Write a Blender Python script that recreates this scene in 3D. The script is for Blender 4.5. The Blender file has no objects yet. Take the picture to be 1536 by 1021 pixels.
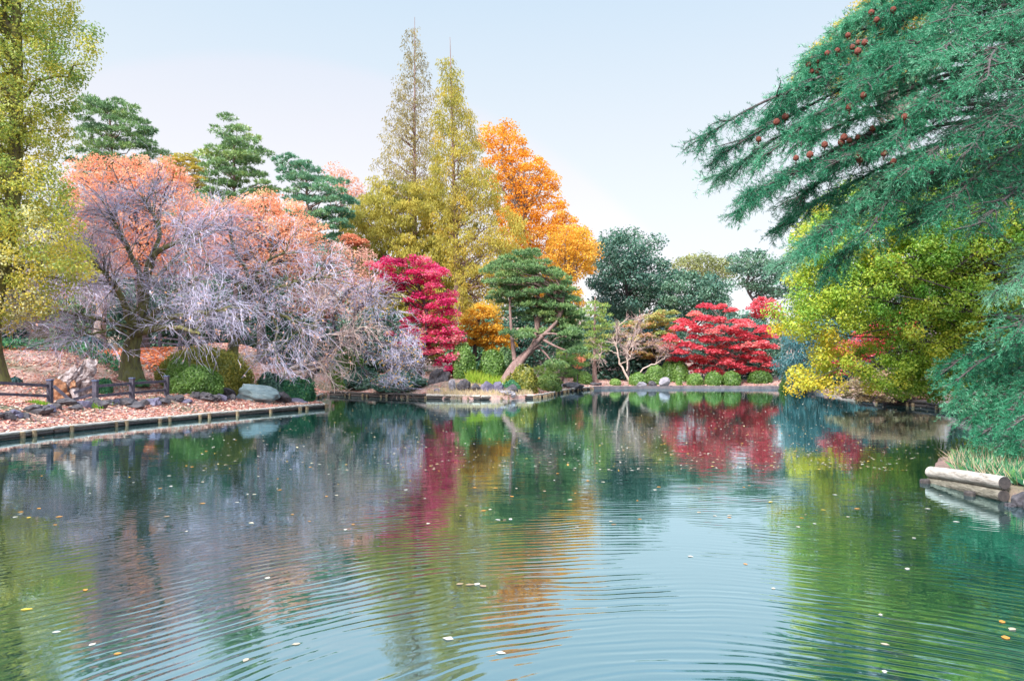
import bpy, math
import numpy as np
from mathutils import Vector
from mathutils.bvhtree import BVHTree

# ------------------------------------------------------------------ camera, sky, sun, exposure
scene = bpy.context.scene
COL = scene.collection
F, CX, CY, EYE = 1100.0, 768.0, 540.0, 2.2        # focal length in photo pixels, horizon row, eye height over the water
cam_d = bpy.data.cameras.new("camera"); cam = bpy.data.objects.new("camera", cam_d); COL.objects.link(cam)
cam.location = (0, 0, EYE); cam.rotation_euler = (math.radians(90), 0, 0)
cam_d.sensor_width = 36.0; cam_d.lens = 36.0 * F / 1536.0
cam_d.shift_y = (CY - 510.5) / 1536.0
cam_d.clip_start = 0.1; cam_d.clip_end = 3000
scene.camera = cam

SUN_EL, SUN_AZ = 40.0, 215.0                       # azimuth measured clockwise from +Y: behind the camera, to the left
sd_ = bpy.data.lights.new("sun", 'SUN'); sun = bpy.data.objects.new("sun", sd_); COL.objects.link(sun)
sd_.energy = 1.2; sd_.angle = math.radians(16); sd_.color = (1.0, 0.95, 0.88)
az, el = math.radians(SUN_AZ), math.radians(SUN_EL)
sdir = Vector((math.sin(az) * math.cos(el), math.cos(az) * math.cos(el), math.sin(el)))
sun.rotation_euler = (-sdir).to_track_quat('-Z', 'Y').to_euler()

scene.view_settings.view_transform = 'Standard'; scene.view_settings.look = 'None'
scene.view_settings.gamma = 1.0; scene.view_settings.exposure = 2.5
scene.view_settings.use_curve_mapping = False
scene.cycles.max_bounces = 6; scene.cycles.diffuse_bounces = 3; scene.cycles.glossy_bounces = 2
scene.cycles.transmission_bounces = 4; scene.cycles.use_denoising = True
scene.cycles.caustics_reflective = False; scene.cycles.caustics_refractive = False

world = bpy.data.worlds.new("World"); scene.world = world; world.use_nodes = True
nt = world.node_tree; nt.nodes.clear()
def wn(t, **k):
    n = nt.nodes.new(t)
    for a, b in k.items(): setattr(n, a, b)
    return n
def wl(a, b): nt.links.new(a, b)
sky = wn('ShaderNodeTexSky', sky_type='NISHITA'); sky.sun_disc = False
sky.sun_elevation = el; sky.sun_rotation = az; sky.air_density = 1.0; sky.dust_density = 1.5
geo = wn('ShaderNodeTexCoord')
nrm = wn('ShaderNodeVectorMath', operation='NORMALIZE'); wl(geo.outputs['Generated'], nrm.inputs[0])
sep = wn('ShaderNodeSeparateXYZ'); wl(nrm.outputs[0], sep.inputs[0])
# a thin veil of high cloud: whitest low over the far bank, bright unseen zenith added as fill light; the wide arc is a painted tone band
ax = Vector((440 - CX, F, CY - 860)).normalized()
dot = wn('ShaderNodeVectorMath', operation='DOT_PRODUCT'); wl(nrm.outputs[0], dot.inputs[0]); dot.inputs[1].default_value = ax
noi = wn('ShaderNodeTexNoise'); noi.inputs['Scale'].default_value = 2.2; noi.inputs['Detail'].default_value = 4
wl(nrm.outputs[0], noi.inputs['Vector'])
ma = wn('ShaderNodeMath', operation='MULTIPLY_ADD'); wl(noi.outputs[0], ma.inputs[0]); ma.inputs[1].default_value = 0.012; wl(dot.outputs['Value'], ma.inputs[2])
tone_band = wn('ShaderNodeMapRange'); tone_band.interpolation_type = 'SMOOTHSTEP'
wl(ma.outputs[0], tone_band.inputs[0]); tone_band.inputs[1].default_value = 0.798; tone_band.inputs[2].default_value = 0.812
elr = wn('ShaderNodeValToRGB'); wl(sep.outputs['Z'], elr.inputs[0])
er = elr.color_ramp; er.elements[0].position = 0.0; er.elements[0].color = (0.345, 0.335, 0.335, 1)
er.elements[1].position = 1.0; er.elements[1].color = (0.85, 0.92, 1.05, 1)
for p, c in ((0.16, (0.315, 0.312, 0.325, 1)), (0.30, (0.272, 0.28, 0.297, 1)), (0.45, (0.215, 0.25, 0.29, 1)), (0.58, (0.23, 0.29, 0.37, 1)), (0.72, (0.60, 0.67, 0.78, 1))):
    e = er.elements.new(p); e.color = c
band_mix = wn('ShaderNodeMix', data_type='RGBA', blend_type='MULTIPLY'); band_mix.inputs[0].default_value = 1.0
band_tint = wn('ShaderNodeMix', data_type='RGBA'); wl(tone_band.outputs[0], band_tint.inputs[0])
band_tint.inputs[6].default_value = (0.93, 0.985, 1.0, 1); band_tint.inputs[7].default_value = (1.0, 0.99, 1.0, 1)
wl(elr.outputs[0], band_mix.inputs[6]); wl(band_tint.outputs[2], band_mix.inputs[7])
bg1 = wn('ShaderNodeBackground'); wl(sky.outputs[0], bg1.inputs[0]); bg1.inputs[1].default_value = 0.05
bg2 = wn('ShaderNodeBackground'); wl(band_mix.outputs[2], bg2.inputs[0]); bg2.inputs[1].default_value = 0.585
mixw = wn('ShaderNodeMixShader'); mixw.inputs[0].default_value = 0.95
wl(bg1.outputs[0], mixw.inputs[1]); wl(bg2.outputs[0], mixw.inputs[2])
wo = wn('ShaderNodeOutputWorld'); wl(mixw.outputs[0], wo.inputs[0])

# ------------------------------------------------------------------ helpers
rng = np.random.default_rng(1)
def seed(n):
    global rng
    rng = np.random.default_rng(n)
def P(px, py, D): return np.array([(px - CX) / F * D, D, EYE + (CY - py) / F * D])
def W(px, py):
    D = EYE * F / (py - CY); return ((px - CX) / F * D, D)
def norm(v): return v / np.maximum(np.linalg.norm(v, axis=-1, keepdims=True), 1e-9)
ORG = {}
class MB:
    def __init__(s): s.v, s.f, s.a, s.n = [], [], [], 0
    def add(s, v, f, a=0.5):
        v = np.asarray(v, float).reshape(-1, 3); f = np.asarray(f, np.int64).reshape(-1, 4)
        s.v.append(v); s.f.append(f + s.n); s.n += len(v)
        s.a.append(np.full(len(f), a, float) if np.isscalar(a) else np.asarray(a, float))
    def arrays(s): return np.concatenate(s.v), np.concatenate(s.f), np.concatenate(s.a)
    def build(s, name, mat, parent=None, smooth=False):
        v, f, a = s.arrays()
        if parent is not None: v = v - np.array(ORG[parent.name])
        m = bpy.data.meshes.new(name)
        m.vertices.add(len(v)); m.vertices.foreach_set('co', v.astype(np.float32).ravel())
        m.loops.add(len(f) * 4); m.loops.foreach_set('vertex_index', f.astype(np.int32).ravel())
        m.polygons.add(len(f)); m.polygons.foreach_set('loop_start', np.arange(0, len(f) * 4, 4, dtype=np.int32))
        m.polygons.foreach_set('use_smooth', np.full(len(f), smooth, dtype=bool))
        m.update(calc_edges=True)
        at = m.attributes.new('v', 'FLOAT', 'FACE'); at.data.foreach_set('value', a.astype(np.float32))
        m.materials.append(mat)
        o = bpy.data.objects.new(name, m); COL.objects.link(o)
        if parent is not None:
            o.parent = parent; ORG[o.name] = ORG[parent.name]
        else: ORG[o.name] = (0, 0, 0)
        return o
def tag(o, label=None, cat=None, group=None, kind=None):
    for k, x in (('label', label), ('category', cat), ('group', group), ('kind', kind)):
        if x: o[k] = x
    return o
def thing(name, label, cat, loc, group=None):
    o = bpy.data.objects.new(name, None); COL.objects.link(o); o.location = [float(x) for x in loc]
    o.empty_display_size = 0.2; ORG[o.name] = tuple(loc)
    return tag(o, label, cat, group)
def recentre(o):
    me = o.data; n = len(me.vertices); co = np.empty(n * 3, np.float32); me.vertices.foreach_get('co', co)
    co = co.reshape(-1, 3); c = co.mean(0); c[2] = co[:, 2].min(); me.vertices.foreach_set('co', (co - c).ravel()); o.location = [float(x) for x in c]
    return o

def leaves(mb, c, nv, size, asp, a, d=None, fold=0.12):
    n = len(c); r = rng.normal(size=(n, 3)) if d is None else d
    nv = norm(nv); u = norm(r - nv * (r * nv).sum(1, keepdims=True)) if d is None else norm(d)
    w = norm(np.cross(nv, u)); size = np.broadcast_to(size, (n,))[:, None]
    L = u * size * .5; Wd = w * size * asp * .5; b = nv * size * fold
    v = np.stack([c - L, c + Wd + b - L * .1, c + L, c - Wd + b - L * .1], 1).reshape(-1, 3)
    mb.add(v, np.arange(4 * n).reshape(-1, 4), a)
def tubes(mb, pts, rad, a=0.5, k=3):
    """pts (N,m,3), rad (N,m): tapering tubes"""
    pts = np.asarray(pts, float); rad = np.asarray(rad, float); N, m, _ = pts.shape
    d = norm(pts[:, -1] - pts[:, 0]); h = np.where(np.abs(d[:, 2:3]) > .9, [[1., 0, 0]], [[0, 0, 1.]])
    tg = norm(np.gradient(pts, axis=1)); u = norm(np.cross(tg, np.broadcast_to(h[:, None], tg.shape))); w = np.cross(tg, u)
    th = np.arange(k) * 2 * np.pi / k
    ring = pts[:, :, None] + rad[:, :, None, None] * (np.cos(th)[None, None, :, None] * u[:, :, None] + np.sin(th)[None, None, :, None] * w[:, :, None])
    idx = np.arange(N * m * k).reshape(N, m, k); nx = np.roll(idx, -1, 2)
    f = np.stack([idx[:, :-1], nx[:, :-1], nx[:, 1:], idx[:, 1:]], -1).reshape(-1, 4)
    av = a if np.isscalar(a) else np.repeat(np.asarray(a), (m - 1) * k)
    mb.add(ring.reshape(-1, 3), f, av)
    e0 = idx[:, -1]                                             # close the far end
    if k == 4: mb.add(np.zeros((0, 3)), np.zeros((0, 4), int))
def limb(mb, pts, r0, r1, k=8, a=0.5, n=14, wob=0.0, flare=0.0):
    p = spline(np.array(pts, float), n)
    if wob: p[1:-1] += rng.normal(size=(n - 2, 3)) * wob
    t = np.linspace(0, 1, n); r = r0 + (r1 - r0) * t ** .8
    if flare: r = r * (1 + flare * np.exp(-t * 9))
    tubes(mb, p[None], r[None], a, k); return p
def spline(p, n):
    """Catmull-Rom through p"""
    m = len(p)
    if m == 2: return p[0] + (p[1] - p[0]) * np.linspace(0, 1, n)[:, None]
    q = np.vstack([2 * p[0] - p[1], p, 2 * p[-1] - p[-2]]); t = np.linspace(0, m - 1 - 1e-6, n); i = t.astype(int); f = (t - i)[:, None]
    a, b, c, d = q[i], q[i + 1], q[i + 2], q[i + 3]
    return .5 * (2 * b + (c - a) * f + (2 * a - 5 * b + 4 * c - d) * f ** 2 + (3 * b - a - 3 * c + d) * f ** 3)
def grow(p, d, L, n, wander, droop):
    pts = [p]; d = norm(d); L = np.broadcast_to(L, (len(p),))[:, None]
    for i in range(n):
        d = norm(d + wander * rng.normal(size=d.shape) + droop * np.array([0, 0, -1.])); p = p + d * L / n; pts.append(p)
    return np.stack(pts, 1)
def along(pts, cnt, lo, hi, spread):
    """cnt children starting on random polylines: positions, directions, parameter"""
    N, m, _ = pts.shape; i = rng.integers(0, N, cnt); t = rng.uniform(lo, hi, cnt) * (m - 1); k = np.minimum(t.astype(int), m - 2); f = (t - k)[:, None]
    a, b = pts[i, k], pts[i, k + 1]; return a + (b - a) * f, norm(norm(b - a) + spread * rng.normal(size=(cnt, 3))), t / (m - 1)
def poly_in(poly, x, y):
    x1, y1 = poly[:, 0], poly[:, 1]; x2, y2 = np.roll(x1, -1), np.roll(y1, -1); ins = np.zeros(len(x), bool)
    for a, b, c, d in zip(x1, y1, x2, y2):
        cr = ((b > y) != (d > y)) & (x < (c - a) * (y - b) / (d - b + 1e-12) + a); ins ^= cr
    return ins
def poly_dist(poly, x, y, closed=True):
    p = np.stack([x, y], 1); best = np.full(len(x), 1e9); m = len(poly)
    for i in range(m if closed else m - 1):
        a, b = poly[i], poly[(i + 1) % m]; ab = b - a; t = np.clip(((p - a) @ ab) / (ab @ ab + 1e-12), 0, 1)
        best = np.minimum(best, np.linalg.norm(p - a - t[:, None] * ab, axis=1))
    return best
def area(poly):
    x, y = poly[:, 0], poly[:, 1]; return abs((x * np.roll(y, -1) - y * np.roll(x, -1)).sum()) / 2
def clumps(poly, D, n, kz, rpx, inset=0.6, edge=0.0):
    """n well spread clump centres in a crown whose outline at distance D is poly; depth rounded like a real crown"""
    poly = np.array(poly, float); lo, hi = poly.min(0), poly.max(0); c = rng.uniform(lo, hi, (n * 60, 2))
    c = c[poly_in(poly, c[:, 0], c[:, 1])]; d = poly_dist(poly, c[:, 0], c[:, 1])
    keep = d > min(rpx * inset, .5 * d.max()); c, d = c[keep], d[keep]
    R = max(d.max(), 1); th = kz * np.sqrt(np.maximum(d * (2 * R - d), 1)) * D / F
    u = rng.uniform(-1, 1, len(c)); u = np.sign(u) * np.abs(u) ** .6
    q = np.stack([(c[:, 0] - CX) / F * D, D + u * th, EYE + (CY - c[:, 1]) / F * D], 1)
    md = rpx * D / F; out = []
    for s in (1.25, .95, .7, .5, .3, 0):
        for x in q:
            if len(out) >= n: break
            if not out or np.min(np.linalg.norm(np.array(out) - x, axis=1)) > md * s: out.append(x)
        if len(out) >= n: break
    return np.array(out)
def foliage(mb, C, r, kind, tot, size, asp, vm, vs, flat=.7):
    m = len(C); per = max(1, int(tot / m)); r = np.broadcast_to(r, (m,)) * rng.uniform(.7, 1.25, m)
    vc = (vm if np.ndim(vm) else np.full(m, vm)) + rng.normal(size=m) * vs
    i = np.repeat(np.arange(m), per); n = len(i); o = norm(rng.normal(size=(n, 3))) * (rng.uniform(0, 1, n) ** .45)[:, None]
    o[:, 2] *= flat; c = C[i] + o * r[i][:, None]; a = np.clip(vc[i] + rng.normal(size=n) * max(.06, .75 * vs), 0, 1); s = size * rng.uniform(.65, 1.35, n)
    up = np.array([0, 0, 1.])
    if kind == 'round': leaves(mb, c, o * .8 + up * .5 + rng.normal(size=(n, 3)) * .55, s, asp, a)
    elif kind == 'flat':
        c[:, 2] -= .25 * r[i] * (o[:, 0] ** 2 + o[:, 1] ** 2)
        leaves(mb, c, up + rng.normal(size=(n, 3)) * .38, s, asp, a)
    elif kind == 'droop':
        rad = o.copy(); rad[:, 2] = 0
        leaves(mb, c, rng.normal(size=(n, 3)) + [0, -.6, .4], s, asp, a, d=norm(rad * .7 + rng.normal(size=(n, 3)) * .35 - up * .8))
    elif kind == 'needle':
        T = max(1, per // 9); i = np.repeat(np.arange(m), T); n = len(i); q = rng.uniform(0, 1, n) ** .5; th = rng.uniform(0, 6.283, n)
        c = C[i] + np.stack([np.cos(th) * q, np.sin(th) * q, flat * (1 - q * q) * rng.uniform(-.5, 1, n)], 1) * r[i][:, None]
        axis = norm(np.stack([np.cos(th) * q * .8, np.sin(th) * q * .8, np.full(n, .75)], 1) + rng.normal(size=(n, 3)) * .2); vt = vc[i] + rng.normal(size=n) * .1
        j = np.repeat(np.arange(n), 9); d = norm(axis[j] * .8 + rng.normal(size=(len(j), 3)) * .55); s = size * rng.uniform(.7, 1.2, len(j))
        leaves(mb, c[j] + d * s[:, None] * .5, rng.normal(size=(len(j), 3)), s, asp, np.clip(vt[j] + rng.normal(size=len(j)) * .06, 0, 1), d=d, fold=0)

# ------------------------------------------------------------------ materials
MATS = {}
def newmat(name):
    m = bpy.data.materials.new(name); m.use_nodes = True; m.node_tree.nodes.clear(); MATS[name] = m; return m, m.node_tree
def ramp(t, stops):
    n = t.nodes.new('ShaderNodeValToRGB'); e = n.color_ramp.elements
    while len(e) < len(stops): e.new(.5)
    for q, (p, c) in zip(e, stops): q.position = p; q.color = (*c, 1)
    return n
def leafmat(name, cols, trans=.35, gloss=0.0):
    m, t = newmat(name); at = t.nodes.new('ShaderNodeAttribute'); at.attribute_name = 'v'
    k = len(cols); r = ramp(t, [(i / (k - 1), c) for i, c in enumerate(cols)]); t.links.new(at.outputs['Fac'], r.inputs[0])
    d = t.nodes.new('ShaderNodeBsdfDiffuse'); tr = t.nodes.new('ShaderNodeBsdfTranslucent'); mx = t.nodes.new('ShaderNodeMixShader'); mx.inputs[0].default_value = trans
    t.links.new(r.outputs[0], d.inputs[0]); t.links.new(r.outputs[0], tr.inputs[0]); t.links.new(d.outputs[0], mx.inputs[1]); t.links.new(tr.outputs[0], mx.inputs[2])
    last = mx
    if gloss:
        g = t.nodes.new('ShaderNodeBsdfGlossy'); g.inputs['Roughness'].default_value = .4; m2 = t.nodes.new('ShaderNodeMixShader'); m2.inputs[0].default_value = gloss
        t.links.new(mx.outputs[0], m2.inputs[1]); t.links.new(g.outputs[0], m2.inputs[2]); last = m2
    o = t.nodes.new('ShaderNodeOutputMaterial'); t.links.new(last.outputs[0], o.inputs[0]); return m
def surf(name, cols, scale=6.0, rough=.85, bump=.3, stretch=(1, 1, 1), detail=6, bdist=.03):
    m, t = newmat(name); tc = t.nodes.new('ShaderNodeTexCoord'); mp = t.nodes.new('ShaderNodeMapping'); mp.inputs['Scale'].default_value = stretch
    t.links.new(tc.outputs['Object'], mp.inputs[0]); n = t.nodes.new('ShaderNodeTexNoise'); n.inputs['Scale'].default_value = scale; n.inputs['Detail'].default_value = detail; n.inputs['Roughness'].default_value = .65
    t.links.new(mp.outputs[0], n.inputs['Vector']); k = len(cols); r = ramp(t, [(.28 + .44 * i / (k - 1), c) for i, c in enumerate(cols)]); t.links.new(n.outputs[0], r.inputs[0])
    b = t.nodes.new('ShaderNodeBump'); b.inputs['Strength'].default_value = bump; b.inputs['Distance'].default_value = bdist; t.links.new(n.outputs[0], b.inputs['Height'])
    p = t.nodes.new('ShaderNodeBsdfPrincipled'); p.inputs['Roughness'].default_value = rough; t.links.new(r.outputs[0], p.inputs['Base Color']); t.links.new(b.outputs[0], p.inputs['Normal'])
    o = t.nodes.new('ShaderNodeOutputMaterial'); t.links.new(p.outputs[0], o.inputs[0]); return m
M = dict(
    bark=surf('dark_bark', [(.03, .025, .035), (.09, .07, .075), (.16, .13, .13)], 5, bump=.8, stretch=(2, 2, .5)),
    mossy=surf('mossy_bark', [(.04, .03, .035), (.10, .085, .05), (.17, .17, .05), (.16, .15, .14)], 3, bump=.8, stretch=(2, 2, .6)),
    grey=surf('grey_bark', [(.13, .10, .10), (.27, .22, .21), (.40, .34, .33)], 5, bump=.6, stretch=(2, 2, .5)),
    redbark=surf('red_pine_bark', [(.11, .075, .075), (.27, .165, .15), (.36, .27, .26)], 5, bump=.8, stretch=(2, 2, .5)),
    palewood=surf('pale_bark', [(.35, .24, .20), (.62, .48, .42), (.72, .62, .58)], 5, bump=.4, stretch=(2, 2, .6)),
    log=surf('weathered_log', [(.09, .08, .06), (.42, .37, .33), (.62, .57, .52), (.76, .70, .66)], 5, bump=1.0, stretch=(1.2, .8, 4)),
    logold=surf('mossy_old_log', [(.07, .06, .05), (.20, .18, .14), (.42, .38, .32)], 8, bump=.9, stretch=(.8, .8, 3)),
    logdark=surf('dark_wet_wood', [(.02, .02, .022), (.06, .05, .05), (.12, .10, .09)], 9, bump=.5),
    stake=surf('stake_wood', [(.09, .06, .04), (.25, .18, .11), (.42, .33, .22)], 9, bump=.5),
    fence=surf('dark_fence_wood', [(.035, .03, .045), (.08, .07, .10), (.15, .13, .17)], 8, bump=.4),
    cap=surf('fence_post_cap', [(.07, .09, .17), (.13, .17, .30)], 8, bump=.2),
    rock=surf('dark_rock', [(.025, .022, .03), (.075, .068, .08), (.18, .16, .17)], 3.5, bump=.9, bdist=.08),
    bluerock=surf('blue_grey_rock', [(.12, .17, .19), (.21, .29, .32), (.34, .40, .42)], 2.5, bump=.7, stretch=(1, 1, 2.5), bdist=.06),
    purplerock=surf('purple_grey_rock', [(.06, .055, .085), (.13, .12, .19), (.26, .23, .29)], 2.5, bump=.7, bdist=.06),
    palerock=surf('pale_rock', [(.16, .15, .18), (.28, .26, .30), (.40, .37, .40)], 2.5, bump=.7, bdist=.06),
    kerb=surf('stone_kerb', [(.10, .095, .12), (.18, .165, .19), (.27, .24, .25)], 2.5, bump=.4),
    stump=surf('stump_wood', [(.05, .035, .03), (.26, .20, .20), (.48, .41, .42), (.66, .60, .64)], 3.2, bump=1.0, bdist=.12, stretch=(2, 2, .8)),
    heart=surf('stump_heartwood', [(.06, .02, .01), (.28, .12, .06), (.50, .30, .18)], 4, bump=1.0, bdist=.08),
    cone=surf('cone_scales', [(.07, .015, .012), (.17, .045, .03), (.28, .09, .06)], 40, bump=.9, stretch=(.3, .3, 2.5), bdist=.01),
    sign=surf('pale_tag', [(.62, .45, .33), (.72, .55, .42)], 3, bump=.05),
    gravel=surf('pale_slab', [(.36, .36, .33), (.52, .51, .47)], 6, bump=.3),
)
L = dict(
    yellowgreen=leafmat('yellow_green_leaf', [(.15, .37, .06), (.34, .55, .08), (.57, .66, .09), (.83, .70, .08), (.88, .58, .08)], .4, .03),
    lefttree=leafmat('olive_yellow_leaf', [(.20, .34, .08), (.38, .46, .10), (.60, .60, .12), (.82, .66, .08), (.76, .80, .50)], .4, .03),
    coral=leafmat('coral_leaf', [(.66, .27, .17), (.88, .42, .26), (.94, .54, .34), (.94, .62, .43)], .4),
    pinkish=leafmat('dusty_pink_leaf', [(.48, .28, .26), (.70, .40, .34), (.86, .50, .38), (.88, .50, .22)], .4),
    red=leafmat('crimson_leaf', [(.34, .03, .09), (.66, .04, .18), (.88, .08, .28), (.93, .22, .37), (.92, .38, .40)], .4),
    red2=leafmat('scarlet_leaf', [(.30, .05, .07), (.62, .07, .12), (.84, .15, .19), (.90, .28, .30), (.88, .42, .30)], .4),
    dullred=leafmat('dull_red_leaf', [(.34, .34, .18), (.52, .40, .26), (.70, .42, .32)], .4),
    orange=leafmat('orange_leaf', [(.62, .26, .04), (.86, .40, .05), (.92, .50, .08), (.90, .62, .22)], .45),
    gold=leafmat('gold_leaf', [(.52, .30, .05), (.76, .45, .07), (.86, .55, .09), (.86, .44, .12)], .42),
    olivegold=leafmat('olive_gold_leaf', [(.27, .28, .08), (.46, .42, .10), (.60, .51, .12), (.70, .48, .10)], .4),
    sparsegold=leafmat('brown_olive_leaf', [(.24, .22, .13), (.38, .33, .15), (.50, .42, .17)], .4),
    pine=leafmat('pine_needle', [(.08, .16, .09), (.16, .30, .13), (.29, .45, .17), (.48, .55, .18)], .25, .04),
    pinedark=leafmat('blue_pine_needle', [(.05, .15, .11), (.10, .28, .17), (.20, .41, .24), (.34, .46, .18)], .25, .04),
    pinelight=leafmat('light_pine_needle', [(.12, .21, .07), (.23, .38, .11), (.37, .50, .13), (.54, .50, .14)], .3, .04),
    evergreen=leafmat('dark_evergreen_leaf', [(.03, .085, .08), (.06, .165, .12), (.12, .25, .16), (.20, .33, .20)], .25, .06),
    evolive=leafmat('olive_evergreen_leaf', [(.16, .20, .09), (.28, .31, .12), (.42, .42, .16)], .3, .04),
    bluegreen=leafmat('blue_green_leaf', [(.03, .12, .14), (.08, .22, .24), (.18, .33, .35)], .3, .04),
    greenorange=leafmat('turning_maple_leaf', [(.24, .34, .12), (.42, .48, .16), (.64, .54, .22), (.84, .46, .28)], .4),
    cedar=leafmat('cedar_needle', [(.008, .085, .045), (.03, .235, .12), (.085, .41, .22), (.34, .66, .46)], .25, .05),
    shrub=leafmat('clipped_green_leaf', [(.07, .15, .03), (.14, .28, .05), (.25, .42, .10), (.36, .50, .16)], .3, .05),
    shrubgold=leafmat('clipped_olive_leaf', [(.12, .17, .03), (.24, .27, .04), (.40, .36, .05), (.58, .42, .05)], .3, .05),
    cover=leafmat('ground_cover_leaf', [(.03, .15, .09), (.08, .28, .14), (.20, .42, .12)], .3, .03),
    drygrass=leafmat('dry_grass', [(.46, .34, .24), (.66, .52, .38), (.78, .66, .48), (.60, .56, .18)], .4),
    grass=leafmat('fresh_grass', [(.12, .28, .04), (.26, .46, .05), (.50, .58, .10)], .4),
    litter=leafmat('fallen_leaf', [(.46, .18, .16), (.70, .32, .26), (.82, .50, .40), (.86, .72, .60), (.40, .30, .36)], .2),
    litterorange=leafmat('orange_fallen_leaf', [(.62, .16, .08), (.84, .30, .12), (.86, .42, .22)], .2),
    floater=leafmat('floating_leaf', [(.30, .18, .10), (.50, .40, .28), (.62, .58, .52), (.70, .48, .06), (.62, .24, .06)], .2, .08),
    twig=leafmat('lilac_twig', [(.22, .20, .29), (.48, .44, .59), (.68, .63, .80), (.82, .78, .88)], 0),
    twigbrown=leafmat('pinkish_twig', [(.34, .22, .20), (.56, .42, .40), (.74, .62, .58)], 0),
)

# ------------------------------------------------------------------ ground and water
BEND = [(800, 597.6), (812, 596.3), (822, 594.2), (832, 591.6), (842, 589.4), (854, 587.3), (868, 585.4), (884, 584.1)]
POND = np.array([(-11, 3.0), (-14.5, 9), W(-260, 696), W(-120, 676), W(0, 660), W(120, 645), W(250, 632), W(380, 621), W(487, 611.5), (-10.3, 37.5), (-11.1, 41), (-11.5, 44.5),
                 W(495, 592.5), W(540, 594.5), W(600, 597), W(700, 599.5), W(760, 599.2), *[W(*q) for q in BEND], W(900, 583.4), W(1030, 582.6), W(1165, 583),
                 W(1235, 590), W(1310, 603.5), W(1400, 612), (18.3, 28), (17.2, 22), (12.8, 17.6), (8.7, 15.1), W(1396, 723), W(1507, 753), (8.4, 10.4), (11, 8.6), (14, 4), (10, 2.2), (3, 1.2), (-4, 1.4)])
CTRL = [P(*c) for c in ((-150, 600, 22), (75, 605, 25), (143, 600, 27), (198, 596, 28.5), (250, 592, 30), (195, 566, 32), (300, 590, 33), (385, 598, 33), (460, 607, 35),
        (60, 517, 38), (0, 525, 36), (-20, 575, 27), (120, 527, 36), (250, 522, 41), (330, 516, 43), (480, 560, 46), (600, 574, 46), (560, 560, 51), (700, 566, 45), (758, 580, 43.6), (850, 574, 52),
        (892, 572, 57), (960, 573, 59), (1090, 574, 60), (1200, 572, 56), (1350, 592, 39), (1480, 575, 33), (1450, 690, 14.2), (1536, 660, 15.5), (1750, 560, 18),
        (768, 505, 85), (300, 480, 75), (-200, 480, 60), (1100, 520, 100), (1500, 520, 80), (200, 450, 150), (768, 470, 160), (1400, 470, 160), (2600, 620, 10))] + [np.array((0, -20, .6)), np.array((30, -15, .6)), np.array((-30, -10, .6))]
CTRL = np.array(CTRL)
def ground_z(x, y):
    x = np.atleast_1d(np.asarray(x, float)); y = np.atleast_1d(np.asarray(y, float))
    d = poly_dist(POND, x, y); sd = np.where(poly_in(POND, x, y), -d, d)
    w = 1 / ((x[:, None] - CTRL[:, 0]) ** 2 + (y[:, None] - CTRL[:, 1]) ** 2 + .5) ** 1.5; h = (w * CTRL[:, 2]).sum(1) / w.sum(1)
    t = np.clip((sd - .1) / 2.6, 0, 1); t = t * t * (3 - 2 * t); z = .2 + (h - .2) * t
    bump = .05 * np.sin(x * 1.7 + np.sin(y * 1.3) * 2) * np.sin(y * 1.9 + x * .6); z = z + bump * t
    e = np.clip((sd + .12) / .16, 0, 1); return np.where(sd < .04, -1.0 + e * 1.2, z)
def gz(x, y): return float(ground_z(x, y)[0])
def G(px, D): x = (px - CX) / F * D; return np.array([x, D, gz(x, D)])
def axis(lo, hi, fine_lo, fine_hi, step, far):
    a = np.arange(fine_lo, fine_hi + 1e-6, step); g1 = fine_hi + (far - fine_hi) * np.linspace(0, 1, 40)[1:] ** 2.2; g0 = fine_lo - (far + fine_lo) * np.linspace(0, 1, 40)[1:] ** 2.2
    return np.concatenate([g0[::-1], a, g1])
gx = axis(0, 0, -32, 30, .22, 700); gy = axis(0, 0, 0, 62, .22, 900)
X, Y = np.meshgrid(gx, gy); Z = ground_z(X.ravel(), Y.ravel())
mb = MB(); nx, ny = len(gx), len(gy); idx = np.arange(nx * ny).reshape(ny, nx)
mb.add(np.stack([X.ravel(), Y.ravel(), Z], 1), np.stack([idx[:-1, :-1], idx[:-1, 1:], idx[1:, 1:], idx[1:, :-1]], -1).reshape(-1, 4))
m, t = newmat('leafy_ground'); tc = t.nodes.new('ShaderNodeTexCoord')
def tn(kind, **kw):
    n = t.nodes.new(kind)
    for a, b in kw.items(): setattr(n, a, b)
    return n
n1 = tn('ShaderNodeTexNoise'); n1.inputs['Scale'].default_value = .55; n1.inputs['Detail'].default_value = 8; n1.inputs['Roughness'].default_value = .7
n2 = tn('ShaderNodeTexNoise'); n2.inputs['Scale'].default_value = 9; n2.inputs['Detail'].default_value = 6; n2.inputs['Roughness'].default_value = .8
for n in (n1, n2): t.links.new(tc.outputs['Object'], n.inputs['Vector'])
r1 = ramp(t, [(.32, (.13, .15, .07)), (.45, (.25, .20, .16)), (.53, (.46, .30, .27)), (.66, (.54, .34, .28))]); t.links.new(n1.outputs[0], r1.inputs[0])
r2 = ramp(t, [(.3, (.35, .32, .40)), (.5, (.9, .85, .85)), (.7, (1.2, 1.1, 1.0))]); t.links.new(n2.outputs[0], r2.inputs[0])
mx = tn('ShaderNodeMix', data_type='RGBA', blend_type='MULTIPLY'); mx.inputs[0].default_value = .9; t.links.new(r1.outputs[0], mx.inputs[6]); t.links.new(r2.outputs[0], mx.inputs[7])
bp = tn('ShaderNodeBump'); bp.inputs['Strength'].default_value = .5; bp.inputs['Distance'].default_value = .05; t.links.new(n2.outputs[0], bp.inputs['Height'])
pb = tn('ShaderNodeBsdfPrincipled'); pb.inputs['Roughness'].default_value = .95; t.links.new(mx.outputs[2], pb.inputs['Base Color']); t.links.new(bp.outputs[0], pb.inputs['Normal'])
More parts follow.
